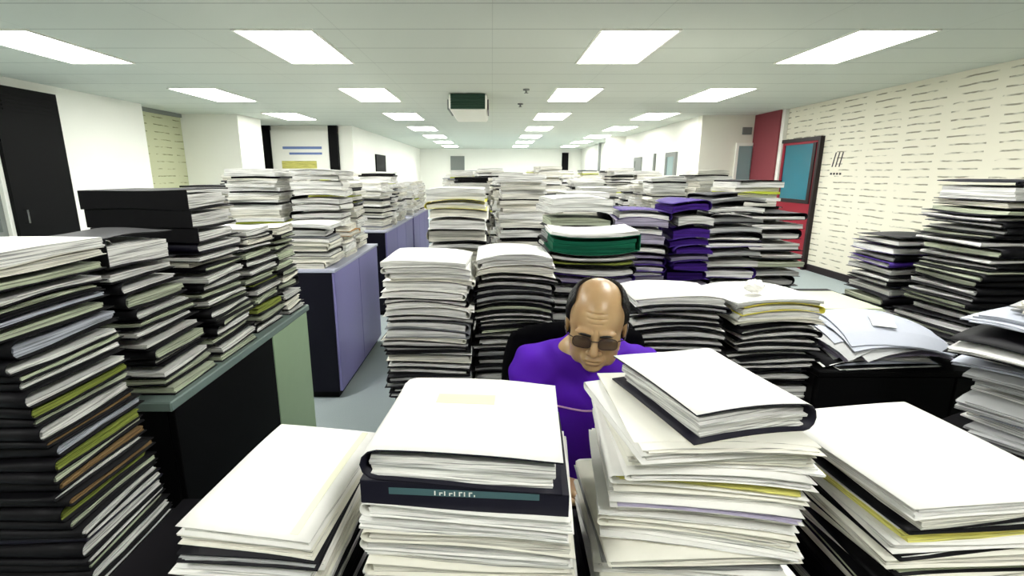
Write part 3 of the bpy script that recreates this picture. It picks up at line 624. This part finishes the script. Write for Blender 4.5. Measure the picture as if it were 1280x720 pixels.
# -- piles on and behind the lavender cupboards
row2('R3', -1.30, 3.52, .4, 1.27, 6, {'Cf': 3, 'Kf': 2, 'Gy': 1}, 'the nearest pile on the lavender cupboard', 50, z0=.96, bottom=0, top=('KB', 'Ws'), l=.3, rot=2)
row2('R2', -1.33, 3.98, .4, 1.63, 13, {'Cf': 3, 'Wf': 3, 'Tf': .6, 'Kf': 1}, 'the tall cream pile on the lavender cupboard', 51, z0=.96, bottom=0, rot=5)
# -- everything further off: too many to count one by one
fr = random.Random(99); far = MB()
def far_stack(cx, cy, z0, z1, w=.33, l=.33):
    z = z0; a = fr.gauss(0, .08)
    while z < z1:
        t = fr.uniform(.012, .04); mi = fr.choices([0, 1, 2, 3, 4], [5, 4, 2.4, .4, .6])[0]
        if mi >= 2: t *= .5
        da = a + fr.gauss(0, .06); c, s_ = math.cos(da), math.sin(da); hw, hl = w / 2 * fr.uniform(.92, 1.05), l / 2 * fr.uniform(.92, 1.05)
        x, y = cx + fr.gauss(0, .012), cy + fr.gauss(0, .012); vs = []
        for zz in (z, z + t - .001):
            for (p, q) in ((-hw, -hl), (0, -hl), (hw, -hl), (hw, hl), (0, hl), (-hw, hl)):
                vs.append((x + p * c - q * s_, y + p * s_ + q * c, zz + (.004 if p == 0 else 0)))
        far.add(vs, [(0, 5, 4, 1), (1, 4, 3, 2), (6, 7, 10, 11), (7, 8, 9, 10)] + [(k, (k + 1) % 6, 6 + (k + 1) % 6, 6 + k) for k in range(6)], mi); z += t
far_desks = [(-.4, 1.1, 4.3, 5.6), (1.4, 2.7, 4.5, 5.8), (-.6, 1.1, 6.4, 7.8), (1.5, 3.4, 6.6, 8.0), (-.9, 1.1, 8.8, 10.2), (1.5, 3.3, 8.8, 10.2), (-.9, 1.1, 11.2, 12.6), (1.5, 3.3, 11.2, 12.6), (-3.2, -2.1, 5.4, 7.0),
             (-3.2, -2.1, 8.0, 9.6), (-.8, 1.2, 13.6, 15), (1.6, 3.2, 13.6, 15), (-3.0, -2.0, 10.8, 12.2)]
wordsx = ['near', 'second', 'third', 'fourth', 'fifth', 'sixth']
for k, (x0, x1, y0, y1) in enumerate(far_desks):
    side = 'middle' if -1.1 < x0 < 0 else 'right' if x0 > 0 else 'left'
    rank = sorted([d_[2] for d_ in far_desks if ('middle' if -1.1 < d_[0] < 0 else 'right' if d_[0] > 0 else 'left') == side]).index(y0)
    desk(x0, x1, y0, y1, 'pile-laden dark desk deep in the room, %s in the %s row' % (ordw[rank], side), panel_front=False)
    yy = y0 + .2
    while yy < y1 - .15:
        xx = x0 + .2
        while xx < x1 - .15:
            if fr.random() < .9: far_stack(xx, yy, .73, fr.uniform(1.38, 1.62) + (yy > 6) * .04, .31, .31)
            xx += .37
        yy += .45
for y in (6.9, 7.7, 8.2, 8.8): far_stack(-1.4, y, .98, fr.uniform(1.45, 1.75), .38, .36)
for x, y, z0, z1, w_, l_ in ((-1.80, 3.95, .73, 1.62, .37, .33), (-1.34, 4.40, .96, 1.52, .36, .33), (-2.25, 3.62, .73, 1.33, .36, .33), (-2.3, 4.2, .73, 1.5, .36, .33), (-1.4, 5.75, .98, 1.5, .4, .33), (-1.4, 6.3, .98, 1.62, .4, .33),
                           (.20, 3.5, .73, 1.57, .31, .3), (-.2, 3.45, .73, 1.5, .3, .3), (.62, 3.5, .73, 1.45, .3, .3), (1.75, 3.5, .73, 1.545, .32, .3), (1.3, 3.3, .73, 1.42, .3, .3)): far_stack(x, y, z0, z1, w_, l_)
o = far.build('paper_piles', [M['pages_white'], M['pages_cream'], M['cover_black'], M['cover_lime'], M['cover_grey']])
tag(o, 'countless pale folders and papers heaped on the desks deep in the room', 'papers', kind='stuff')
print('INDIVIDUAL', N_IND[0])

# ------------------------------------------------------------------ slips, labels and lettering on the near binders
def patch(nm, reg, x0, x1, y0, y1, mat, h=.0006, n=8, label=None):
    t, lo, hi, W, L, th_ = REG[reg]; m = MB(); vs = []
    for zz in (.0001, h):
        for j in range(n):
            for i in range(n):
                x, y = x0 + (x1 - x0) * i / (n - 1), y0 + (y1 - y0) * j / (n - 1); vs.append((x, y, hi(x, y) + zz))
    q = n * n; fs = []
    for j in range(n - 1):
        for i in range(n - 1): a = j * n + i; fs += [(a, a + n, a + n + 1, a + 1), (q + a, q + a + 1, q + a + n + 1, q + a + n)]
    rr = [k for k in range(n)] + [j * n + n - 1 for j in range(1, n)] + [(n - 1) * n + k for k in range(n - 2, -1, -1)] + [j * n for j in range(n - 2, 0, -1)]
    for i in range(len(rr)): b = rr[(i + 1) % len(rr)]; fs.append((rr[i], b, q + b, q + rr[i]))
    m.add(vs, fs); o = m.build(nm, mat, t)
    if label: o['label'] = label
patch('paper_label', ('E', 11), -.075, .045, .035, .075, solid('pale_yellow_slip', (250, 248, 190), .7), label='pale yellow strip on the white cover')
t, lo, hi, W, L, th_ = REG[('E', 10)]
fy = -W / 2 - .0006; m = MB(); m.box(-L / 2 + .05, L / 2 - .05, fy, fy + .0005, lo(0, -.14) + th_ * .62, lo(0, -.14) + th_ * .9); sl_ = m.build('spine_label', M['cover_teal'], t); sl_['label'] = 'grey teal label strip along the dark binder'
m = MB(); rl = random.Random(5); zb = lo(0, -.14) + th_ * .66
for k in range(9):
    x = -.05 + k * .0085; hh = rl.choice([.4, .7, 1]) * th_ * .18; m.box(x, x + .0022, fy - .0006, fy, zb, zb + hh)
    if k % 2: m.box(x, x + .006, fy - .0006, fy, zb + hh - .0018, zb + hh)
m.build('lettering', M['plaster_w'], sl_)
patch('paper_strip', ('F', 9), .085, .1, -.17, .17, solid('cream_strip', (232, 230, 206), .7), label='cream strip along the right side of the white cover')
patch('paper_slip', ('G', nG - 3), -.13, -.09, -.13, -.09, M['cover_yellow'], label='small yellow slip')
# crumpled paper on the yellow folder
m = MB(); bmx = []; nu, nv = 16, 10
for j in range(nv + 1):
    for i in range(nu):
        a, b = 2 * math.pi * i / nu, math.pi * j / nv; d = Vector((math.sin(b) * math.cos(a), math.sin(b) * math.sin(a), math.cos(b)))
        r_ = 1 + .32 * noise.noise(d * 2.3 + Vector((3, 1, 2))); bmx.append((d.x * .034 * r_, d.y * .028 * r_, .024 + d.z * .024 * r_))
m.add(bmx, [(j * nu + i, (j + 1) * nu + i, (j + 1) * nu + (i + 1) % nu, j * nu + (i + 1) % nu) for j in range(nv) for i in range(nu)])
tag(m.build('crumpled_paper', M['cover_white'], loc=(.93, 1.715, 1.187)), 'small white crumpled paper on the pile with the yellow folder', 'paper')
m = MB(); m.box(-.035, .035, -.05, .05, 0, .001); o = m.build('paper_card', M['cover_white'], loc=(1.42, 1.735, 1.079)); o.rotation_euler = (R(12), 0, R(-25))
tag(o, 'small white card lying on the fanned bluish papers', 'card')

# ------------------------------------------------------------------ office chair behind the man
t = empty('office_chair', (.285, 1.36, 0)); tag(t, 'black office chair the bald man in purple sits on', 'chair')
m = MB(); nx_, nz_ = 13, 13; vs = []; fs = []
for sdd in (0, 1):
    for j in range(nz_):
        for i in range(nx_):
            u, v = i / (nx_ - 1) * 2 - 1, j / (nz_ - 1) * 2 - 1
            q = 1 - .13 * (abs(u * v)) ** 2.5
            x = u * .245 * q - .01; z = .86 + v * .265 * q + .0
            y = .185 - .035 * u * u * 0.6 + (.028 if sdd else 0) + .012 * math.sin(v * 2.2)
            e = max(abs(u), abs(v)) ** 8 * .012; y += (-e if sdd else e)
            vs.append((x, y, z))
n_ = nx_ * nz_
for j in range(nz_ - 1):
    for i in range(nx_ - 1):
        q = (j * nx_ + i, j * nx_ + i + 1, (j + 1) * nx_ + i + 1, (j + 1) * nx_ + i); fs.append(q); fs.append(tuple(n_ + k for k in reversed(q)))
rg_ = [k for k in range(nx_)] + [j * nx_ + nx_ - 1 for j in range(1, nz_)] + [(nz_ - 1) * nx_ + k for k in range(nx_ - 2, -1, -1)] + [j * nx_ for j in range(nz_ - 2, 0, -1)]
for i in range(len(rg_)): fs.append((rg_[(i + 1) % len(rg_)], rg_[i], n_ + rg_[i], n_ + rg_[(i + 1) % len(rg_)]))
m.add(vs, fs); m.build('backrest', M['black_fab'], t, smooth=True)
m = MB(); m.box(-.24, .24, -.24, .2, .385, .435, bev=.022); m.build('seat', M['black_fab'], t)
m = MB(); m.tube([(0, .12, .38), (0, .2, .40), (0, .225, .5), (0, .215, .7)], .018, 8); m.build('back_bar', M['black'], t)
m = MB(); m.tube([(0, 0, .1), (0, 0, .25), (0, 0, .251), (0, 0, .385)], [.03, .03, .018, .018], 14); m.build('gas_column', M['black'], t)
for k in range(5):
    a = 2 * math.pi * k / 5 + .3; c_, s_ = math.cos(a), math.sin(a)
    m = MB(); m.tube([(.02 * c_, .02 * s_, .12), (.16 * c_, .16 * s_, .095), (.28 * c_, .28 * s_, .075)], [.028, .022, .016], 8); sp = m.build('base_spoke', M['black'], t)
    m = MB(); m.tube([(.28 * c_ - .022 * s_, .28 * s_ + .022 * c_, .027), (.28 * c_ + .022 * s_, .28 * s_ - .022 * c_, .027)], .027, 14); m.tube([(.28 * c_, .28 * s_, .03), (.28 * c_, .28 * s_, .075)], .008, 8); m.build('castor', M['black'], sp)
# ------------------------------------------------------------------ the man: one continuous skin, grown from smoothly joined volumes
def axis(*segs):
    out = []
    for a, b, st in segs: out += list(np.arange(a, b - 1e-9, st))
    out.append(segs[-1][1]); return np.array(out, dtype=np.float32)
def mxm(a, *bs):
    for b in bs: a = np.maximum(a, b)
    return a.astype(np.float32)
class Vol:
    def __init__(s, xs, ys, zs): s.xs, s.ys, s.zs = xs, ys, zs; s.D = np.full((len(xs), len(ys), len(zs)), .5, np.float32)
    def _sl(s, lo, hi):
        r = []
        for ax, l, h in zip((s.xs, s.ys, s.zs), lo, hi): r.append(slice(max(0, int(np.searchsorted(ax, l)) - 1), min(len(ax), int(np.searchsorted(ax, h)) + 1)))
        return tuple(r)
    def apply(s, fn, lo, hi, k, op='add', mg=.03):
        lo = [l - k - mg for l in lo]; hi = [h + k + mg for h in hi]; sl = s._sl(lo, hi)
        if any(q.start >= q.stop for q in sl): return
        X, Y, Z = np.meshgrid(s.xs[sl[0]], s.ys[sl[1]], s.zs[sl[2]], indexing='ij', sparse=True)
        d = fn(X, Y, Z).astype(np.float32); D = s.D[sl]
        if op == 'add': h = np.clip(.5 + .5 * (D - d) / max(k, 1e-5), 0, 1); s.D[sl] = D * (1 - h) + d * h - k * h * (1 - h)
        elif op == 'cut': h = np.clip(.5 - .5 * (D + d) / max(k, 1e-5), 0, 1); s.D[sl] = D * (1 - h) - d * h + k * h * (1 - h)
    def cap(s, a, b, ra, rb, k=.02, op='add'):
        a = np.array(a, float); b = np.array(b, float); ab = b - a; L2 = float(ab @ ab) + 1e-12; r = max(ra, rb)
        def fn(X, Y, Z):
            t_ = np.clip(((X - a[0]) * ab[0] + (Y - a[1]) * ab[1] + (Z - a[2]) * ab[2]) / L2, 0, 1)
            return np.sqrt((X - a[0] - t_ * ab[0]) ** 2 + (Y - a[1] - t_ * ab[1]) ** 2 + (Z - a[2] - t_ * ab[2]) ** 2) - (ra + (rb - ra) * t_)
        s.apply(fn, np.minimum(a, b) - r, np.maximum(a, b) + r, k, op)
    def ell(s, c, r, k=.02, op='add', rot=None, grow=0.):
        c = np.array(c, float); Rm = np.array(rot) if rot is not None else np.eye(3); r = np.array(r, float) + grow
        def fn(X, Y, Z):
            dx, dy, dz = X - c[0], Y - c[1], Z - c[2]
            q = [Rm[0][i] * dx + Rm[1][i] * dy + Rm[2][i] * dz for i in range(3)]
            k0 = np.sqrt(sum((q[i] / r[i]) ** 2 for i in range(3))); k1 = np.sqrt(sum((q[i] / r[i] ** 2) ** 2 for i in range(3)))
            return k0 * (k0 - 1) / np.maximum(k1, 1e-6)
        m_ = float(max(r)); s.apply(fn, c - m_, c + m_, k, op)
    def mesh(s):
        D = s.D; ins = D < 0; nx, ny, nz = D.shape
        cnt = np.zeros((nx - 1, ny - 1, nz - 1), np.int8)
        for i in (0, 1):
            for j in (0, 1):
                for k in (0, 1): cnt += ins[i:nx - 1 + i, j:ny - 1 + j, k:nz - 1 + k]
        act = (cnt > 0) & (cnt < 8); I, J, K = np.nonzero(act); idx = np.full(act.shape, -1, np.int32); idx[I, J, K] = np.arange(len(I))
        acc = np.zeros((len(I), 3)); num = np.zeros(len(I)); ax = (s.xs, s.ys, s.zs)
        cor = [(0, 0, 0), (1, 0, 0), (0, 1, 0), (1, 1, 0), (0, 0, 1), (1, 0, 1), (0, 1, 1), (1, 1, 1)]
        for a, b in [(0, 1), (2, 3), (4, 5), (6, 7), (0, 2), (1, 3), (4, 6), (5, 7), (0, 4), (1, 5), (2, 6), (3, 7)]:
            A, B = cor[a], cor[b]; da = D[I + A[0], J + A[1], K + A[2]]; db = D[I + B[0], J + B[1], K + B[2]]
            cr = (da < 0) != (db < 0); t_ = np.where(cr, da / np.where(cr, da - db, 1), 0)
            for q in range(3):
                pa = ax[q][(I, J, K)[q] + A[q]]; pb = ax[q][(I, J, K)[q] + B[q]]; acc[:, q] += np.where(cr, pa + (pb - pa) * t_, 0)
            num += cr
        V = acc / num[:, None]; F = []
        for d in range(3):
            e = [slice(1, -1)] * 3; e[d] = slice(0, None); a_ = [slice(None)] * 3; b_ = [slice(None)] * 3; a_[d] = slice(0, -1); b_[d] = slice(1, None)
            ch = ins[tuple(a_)] != ins[tuple(b_)]; P = np.array(np.nonzero(ch)); u, v = [(1, 2), (2, 0), (0, 1)][d]
            ok = (P[u] > 0) & (P[v] > 0) & (P[u] < D.shape[u] - 1) & (P[v] < D.shape[v] - 1); P = P[:, ok]; Q = []
            for du, dv in ((-1, -1), (0, -1), (0, 0), (-1, 0)):
                p = P.copy(); p[u] += du; p[v] += dv; Q.append(idx[p[0], p[1], p[2]])
            f = np.stack(Q, 1); fl = ins[tuple(a_)][P[0], P[1], P[2]]; f[~fl] = f[~fl][:, ::-1]; F.append(f)
        return V, np.concatenate(F)
def skin_obj(name, vol, mat, parent=None):
    V, F = vol.mesh(); me = bpy.data.meshes.new(name); me.vertices.add(len(V)); me.vertices.foreach_set('co', (V - ORG).ravel())
    me.loops.add(F.size); me.loops.foreach_set('vertex_index', F.ravel().astype(np.int32)); me.polygons.add(len(F))
    me.polygons.foreach_set('loop_start', np.arange(0, F.size, 4, dtype=np.int32)); me.materials.append(mat); me.update(calc_edges=True); me.validate()
    me.polygons.foreach_set('use_smooth', [True] * len(me.polygons))
    o = bpy.data.objects.new(name, me); C.objects.link(o)
    if parent: o.parent = parent
    return o
ORG = np.array((.285, 1.42, 0))
HP, HR = R(14), R(-3); HC = np.array((.285, 1.300, 1.205))
fw = np.array((0, -math.cos(HP), -math.sin(HP))); up_ = np.array((0, -math.sin(HP), math.cos(HP))); rt = np.array((1., 0, 0))
rt, up_ = rt * math.cos(HR) + up_ * math.sin(HR), up_ * math.cos(HR) - rt * math.sin(HR)
YAW = R(13)
def _rz(v): return np.array((v[0] * math.cos(YAW) + v[1] * math.sin(YAW), -v[0] * math.sin(YAW) + v[1] * math.cos(YAW), v[2]))
rt, fw, up_ = _rz(rt), _rz(fw), _rz(up_)
Hm = np.stack([rt, fw, up_], 1)             # columns: right, forward, up
def H(x, f, h): return HC + rt * x + fw * f + up_ * h
def head(v, g=0.):
    v.ell(H(0, -.008, .032), (.074, .096, .086), .02, rot=Hm, grow=g)
    v.ell(H(0, .022, -.035), (.060, .066, .078), .035, rot=Hm, grow=g)
def hand(v, s_, w, kn):
    """palm from the wrist W towards the knuckles KN, four fingers that bend at the knuckles, thumb off the side"""
    w = np.array(w); kn = np.array(kn); d = (kn - w) / np.linalg.norm(kn - w); up = np.array((0, 0, 1.)); sd = np.cross(d, up) * s_; sd /= np.linalg.norm(sd)
    for o in (-.026, -.009, .009, .026): v.cap(w + sd * o * .6, w + d * .075 + sd * o, .016, .0125, .012)
    for o, ln in ((-.028, .062), (-.0095, .074), (.0095, .07), (.028, .054)):
        a = w + d * .08 + sd * o; b = a + d * ln * .42 + sd * o * .12 + up * .004; c = b + d * ln * .32 - up * .011; e = c + d * ln * .26 - up * .008
        v.cap(a, b, .0088, .0082, .003); v.cap(b, c, .0082, .0075, .002); v.cap(c, e, .0075, .0066, .002)
    a = w + d * .02 - sd * .026; b = a + d * .034 - sd * .022; c = b + d * .03 - sd * .004
    v.cap(a, b, .014, .0105, .008); v.cap(b, c, .0105, .0085, .002)
SH = {-1: (.125, 1.405, 1.025), 1: (.445, 1.405, 1.025)}; EL = {-1: (.055, 1.345, .795), 1: (.515, 1.345, .795)}
WR = {-1: (.165, 1.215, .772), 1: (.405, 1.215, .772)}; KN = {-1: (.25, 1.165, .768), 1: (.32, 1.165, .768)}
body = Vol(axis((-.03, .17, .006), (.17, .40, .0023), (.40, .60, .006)), axis((.86, 1.09, .007), (1.09, 1.44, .0024), (1.44, 1.64, .006)), axis((.02, .40, .012), (.40, .74, .008), (.74, .81, .0028), (.81, 1.05, .006), (1.05, 1.34, .0023)))
def torso(v, g=0., arms=True):
    v.ell((.285, 1.415, .93), (.158, .098, .185), .03, grow=g); v.ell((.285, 1.40, .74), (.158, .118, .17), .06, grow=g); v.ell((.285, 1.43, .57), (.165, .12, .11), .06, grow=g)
    for q in (-1, 1):
        v.cap((.285 + q * .03, 1.41, 1.075), SH[q], .05 + g, .055 + g, .045)
        v.cap(SH[q], EL[q], .054 + g, .040 + g, .035)
torso(body)
body.cap(H(0, -.04, -.06), (.285, 1.425, 1.06), .054, .060, .03)
for q in (-1, 1):
    body.cap(EL[q], WR[q], .038, .025, .02); hand(body, q, WR[q], KN[q])
    body.cap((.285 + q * .09, 1.42, .52), (.285 + q * .12, 1.02, .50), .075, .055, .04); body.cap((.285 + q * .12, 1.02, .50), (.285 + q * .12, 1.06, .09), .052, .035, .02)
head(body)
for q in (-1, 1):
    body.ell(H(q * .041, .058, -.026), (.024, .022, .02), .022, rot=Hm)              # cheekbone
    body.ell(H(q * .026, .083, .017), (.027, .013, .008), .009, rot=Hm)              # brow
    body.ell(H(q * .040, .035, -.075), (.02, .03, .03), .03, rot=Hm)                 # jaw
body.ell(H(0, .072, -.095), (.024, .018, .018), .02, rot=Hm)                         # chin
for q in (-1, 1):
    body.ell(H(q * .031, .094, -.002), (.020, .016, .0125), .008, 'cut', rot=Hm)      # eye socket
    body.ell(H(q * .031, .0745, -.002), (.015, .0125, .0115), .003, rot=Hm)          # lowered lid
    body.ell(H(q * .031, .089, -.0065), (.014, .0035, .0010), .0012, 'cut', rot=Hm)  # lash line
    body.ell(H(q * .006, .094, .017), (.0012, .006, .009), .003, 'cut', rot=Hm)      # frown
    body.ell(H(q * .034, .089, -.052), (.004, .008, .022), .008, 'cut', rot=Hm)      # fold beside the nose
body.cap(H(0, .084, .010), H(0, .110, -.032), .0075, .0115, .010)
for q in (-1, 1): body.ell(H(q * .0125, .0995, -.037), (.0085, .0095, .0075), .005, rot=Hm); body.ell(H(q * .007, .106, -.047), (.0035, .005, .003), .003, 'cut', rot=Hm)
body.ell(H(0, .083, -.066), (.030, .014, .016), .014, rot=Hm)
body.ell(H(0, .0925, -.0625), (.022, .006, .0045), .003, rot=Hm); body.ell(H(0, .091, -.0745), (.019, .0065, .0055), .003, rot=Hm)
body.ell(H(0, .100, -.0685), (.024, .010, .0011), .0015, 'cut', rot=Hm)
for k in range(3): body.ell(H(0, .089 - k * .006, .042 + k * .013), (.034, .006, .0008), .003, 'cut', rot=Hm)   # forehead lines
for q in (-1, 1):
    body.ell(H(q * .0775, -.006, -.012), (.0075, .018, .031), .006, rot=Hm); body.ell(H(q * .086, -.002, -.006), (.005, .010, .017), .004, 'cut', rot=Hm)
man = skin_obj('person', body, M['skin']); man.location = ORG
tag(man, 'balding person in a purple shirt and glasses, head bowed between the white piles', 'person')
# shirt
sv = Vol(axis((-.04, .62, .0045)), axis((1.2, 1.64, .0045)), axis((.50, 1.17, .0045)))
torso(sv, .009)
sv.cap(H(0, -.04, -.072), (.285, 1.425, 1.08), .063, .066, .02)
X, Y, Z = np.meshgrid(sv.xs, sv.ys, sv.zs, indexing='ij', sparse=True)
sv.D += (.0050 * np.sin(38 * Z + 44 * X) * np.sin(27 * Y + 19 * X + 8 * Z) + .0022 * np.sin(70 * (Z - .5 * np.abs(X - .285)) + 5 * np.sin(20 * X))).astype(np.float32)
d_top = (Z - (1.075 + (Y - 1.33) * .55)) ; sv.D = np.maximum(sv.D, d_top.astype(np.float32) * .8)
for q in (-1, 1):
    e, s0 = np.array(EL[q]), np.array(SH[q]); ax_ = (e - s0) / np.linalg.norm(e - s0); m_ = s0 + (e - s0) * .96
    dd = (X - m_[0]) * ax_[0] + (Y - m_[1]) * ax_[1] + (Z - m_[2]) * ax_[2]; near = np.abs(X - e[0]) < .085
    sv.D = np.where(near & (dd > 0), np.maximum(sv.D, dd), sv.D).astype(np.float32)
shirt = skin_obj('shirt', sv, M['shirt'], man)
tv = Vol(axis((.06, .52, .007)), axis((.86, 1.62, .007)), axis((.06, .68, .007)))
tv.ell((.285, 1.43, .57), (.165, .12, .10), .03, grow=.010)
for q in (-1, 1):
    tv.cap((.285 + q * .09, 1.42, .52), (.285 + q * .12, 1.02, .50), .086, .066, .04); tv.cap((.285 + q * .12, 1.02, .50), (.285 + q * .12, 1.06, .1), .064, .05, .02)
trs = skin_obj('trousers', tv, M['trouser'], man)
for q in (-1, 1):
    fv = Vol(axis((.285 + q * .12 - .06, .285 + q * .12 + .06, .005)), axis((.84, 1.12, .005)), axis((-.01, .14, .005)))
    fv.ell((.285 + q * .12, .965, .035), (.043, .10, .034), .02); fv.ell((.285 + q * .12, 1.05, .055), (.036, .05, .055), .02)
    Xf, Yf, Zf = np.meshgrid(fv.xs, fv.ys, fv.zs, indexing='ij', sparse=True); fv.D = np.maximum(fv.D, (.003 - Zf).astype(np.float32))
    skin_obj('shoe', fv, M['black'], man)
# hair: a fringe round the sides and the back, the crown bald
hv = Vol(axis((.19, .38, .0026)), axis((1.20, 1.44, .0026)), axis((1.10, 1.33, .0026)))
head(hv, .0105)
Xh, Yh, Zh = np.meshgrid(hv.xs, hv.ys, hv.zs, indexing='ij', sparse=True)
lx = (Xh - HC[0]) * rt[0] + (Yh - HC[1]) * rt[1] + (Zh - HC[2]) * rt[2]; lf = (Xh - HC[0]) * fw[0] + (Yh - HC[1]) * fw[1] + (Zh - HC[2]) * fw[2]; lh = (Xh - HC[0]) * up_[0] + (Yh - HC[1]) * up_[1] + (Zh - HC[2]) * up_[2]
bald = (np.sqrt((lx / .0625) ** 2 + ((lf - .035) / .125) ** 2 + ((lh - .11) / .125) ** 2) - 1) * .07
face = (.012 - lf) + .25 * np.minimum(lh - .0, 0) + .25 * np.clip(lh, 0, .07); low = lh + .055 + .3 * np.minimum(lf + .02, .0)
hv.D += (.0010 * np.sin(900 * lx) * np.sin(240 * lh) + .0009 * np.sin(500 * lf + 60 * lh)).astype(np.float32)
hv.D = mxm(hv.D, -bald, -face, -low)
for q in (-1, 1): hv.ell(H(q * .083, .004, -.016), (.013, .018, .034), .002, 'cut', rot=Hm)
skin_obj('hair', hv, M['hair'], man)
from mathutils.bvhtree import BVHTree
dgm = man.data; bv = BVHTree.FromPolygons([v.co for v in dgm.vertices], [p.vertices[:] for p in dgm.polygons])
def onto(p, back=.05, off=.0):
    """nearest point of the face in front of P, seen along the head's forward axis"""
    o_ = Vector(p - ORG) + Vector(fw) * back; h_ = bv.ray_cast(o_, -Vector(fw)); return (h_[0] + Vector(fw) * off) if h_[0] else Vector(p - ORG)
for q in (-1, 1):
    m = MB(); m.tube([onto(H(q * (.012 + .008 * k), .09, .0105 + (.0, .003, .005, .0055, .002)[k]), .05, .001) for k in range(5)], [.0030, .0040, .0038, .003, .0014], 8); m.build('eyebrow', M['hair'], man, smooth=True)
gl = MB(); ln = []
for q in (-1, 1):
    pts = []
    for k in range(25):
        a = 2 * math.pi * k / 24; cx_, cz_ = math.cos(a), math.sin(a)
        x = q * .033 + .0235 * math.copysign(abs(cx_) ** .6, cx_); z = -.005 + .0165 * math.copysign(abs(cz_) ** .6, cz_)
        pts.append(Vector(H(x, .106 - abs(x) * .16, z) - ORG))
    gl.tube(pts, .0011, 6, caps=False); ln.append(pts[:-1])
    gl.tube([Vector(H(q * .057, .097, .006) - ORG), Vector(H(q * .074, .085, .006) - ORG), Vector(H(q * .0835, .02, .004) - ORG), Vector(H(q * .0855, -.012, -.004) - ORG)], .0013, 6)
gl.tube([Vector(H(-.0095, .1045, .002) - ORG), Vector(H(0, .1085, .004) - ORG), Vector(H(.0095, .1045, .002) - ORG)], .0012, 6)
go = gl.build('glasses', M['frame_dark'], man)
M['lens'].node_tree.nodes['Principled BSDF'].inputs['Alpha'].default_value = .55  # brown tint made denser to stand in for shade under the brows
for pts in ln:
    m = MB(); n_ = len(pts); fwv = Vector(fw) * .0008; m.add([p - fwv for p in pts] + [p + fwv for p in pts], [tuple(range(n_)), tuple(n_ + k for k in reversed(range(n_)))] + [(k, (k + 1) % n_, n_ + (k + 1) % n_, n_ + k) for k in range(n_)])
    m.build('lens', M['lens'], go)
# pale piping across the chest of the shirt
sd_ = shirt.data; bs_ = BVHTree.FromPolygons([v.co for v in sd_.vertices], [p.vertices[:] for p in sd_.polygons]); pts = []
for k in range(24):
    x = -.125 + .25 * k / 23; h_ = bs_.ray_cast(Vector((x, -.4, .945 - .02 * k / 23)), Vector((0, 1, 0)))
    if h_[0]: pts.append(h_[0] + Vector((0, -.001, 0)))
m = MB(); m.tube(pts, .0028, 6); m.build('piping', M['piping'], shirt)['label'] = 'pale pink piping across the shirt'
# ------------------------------------------------------------------ small things on the piles

# ------------------------------------------------------------------ world
wd = bpy.data.worlds.new('world'); sc.world = wd; wd.use_nodes = True
wd.node_tree.nodes['Background'].inputs[0].default_value = (.8, .9, 1, 1); wd.node_tree.nodes['Background'].inputs[1].default_value = .3
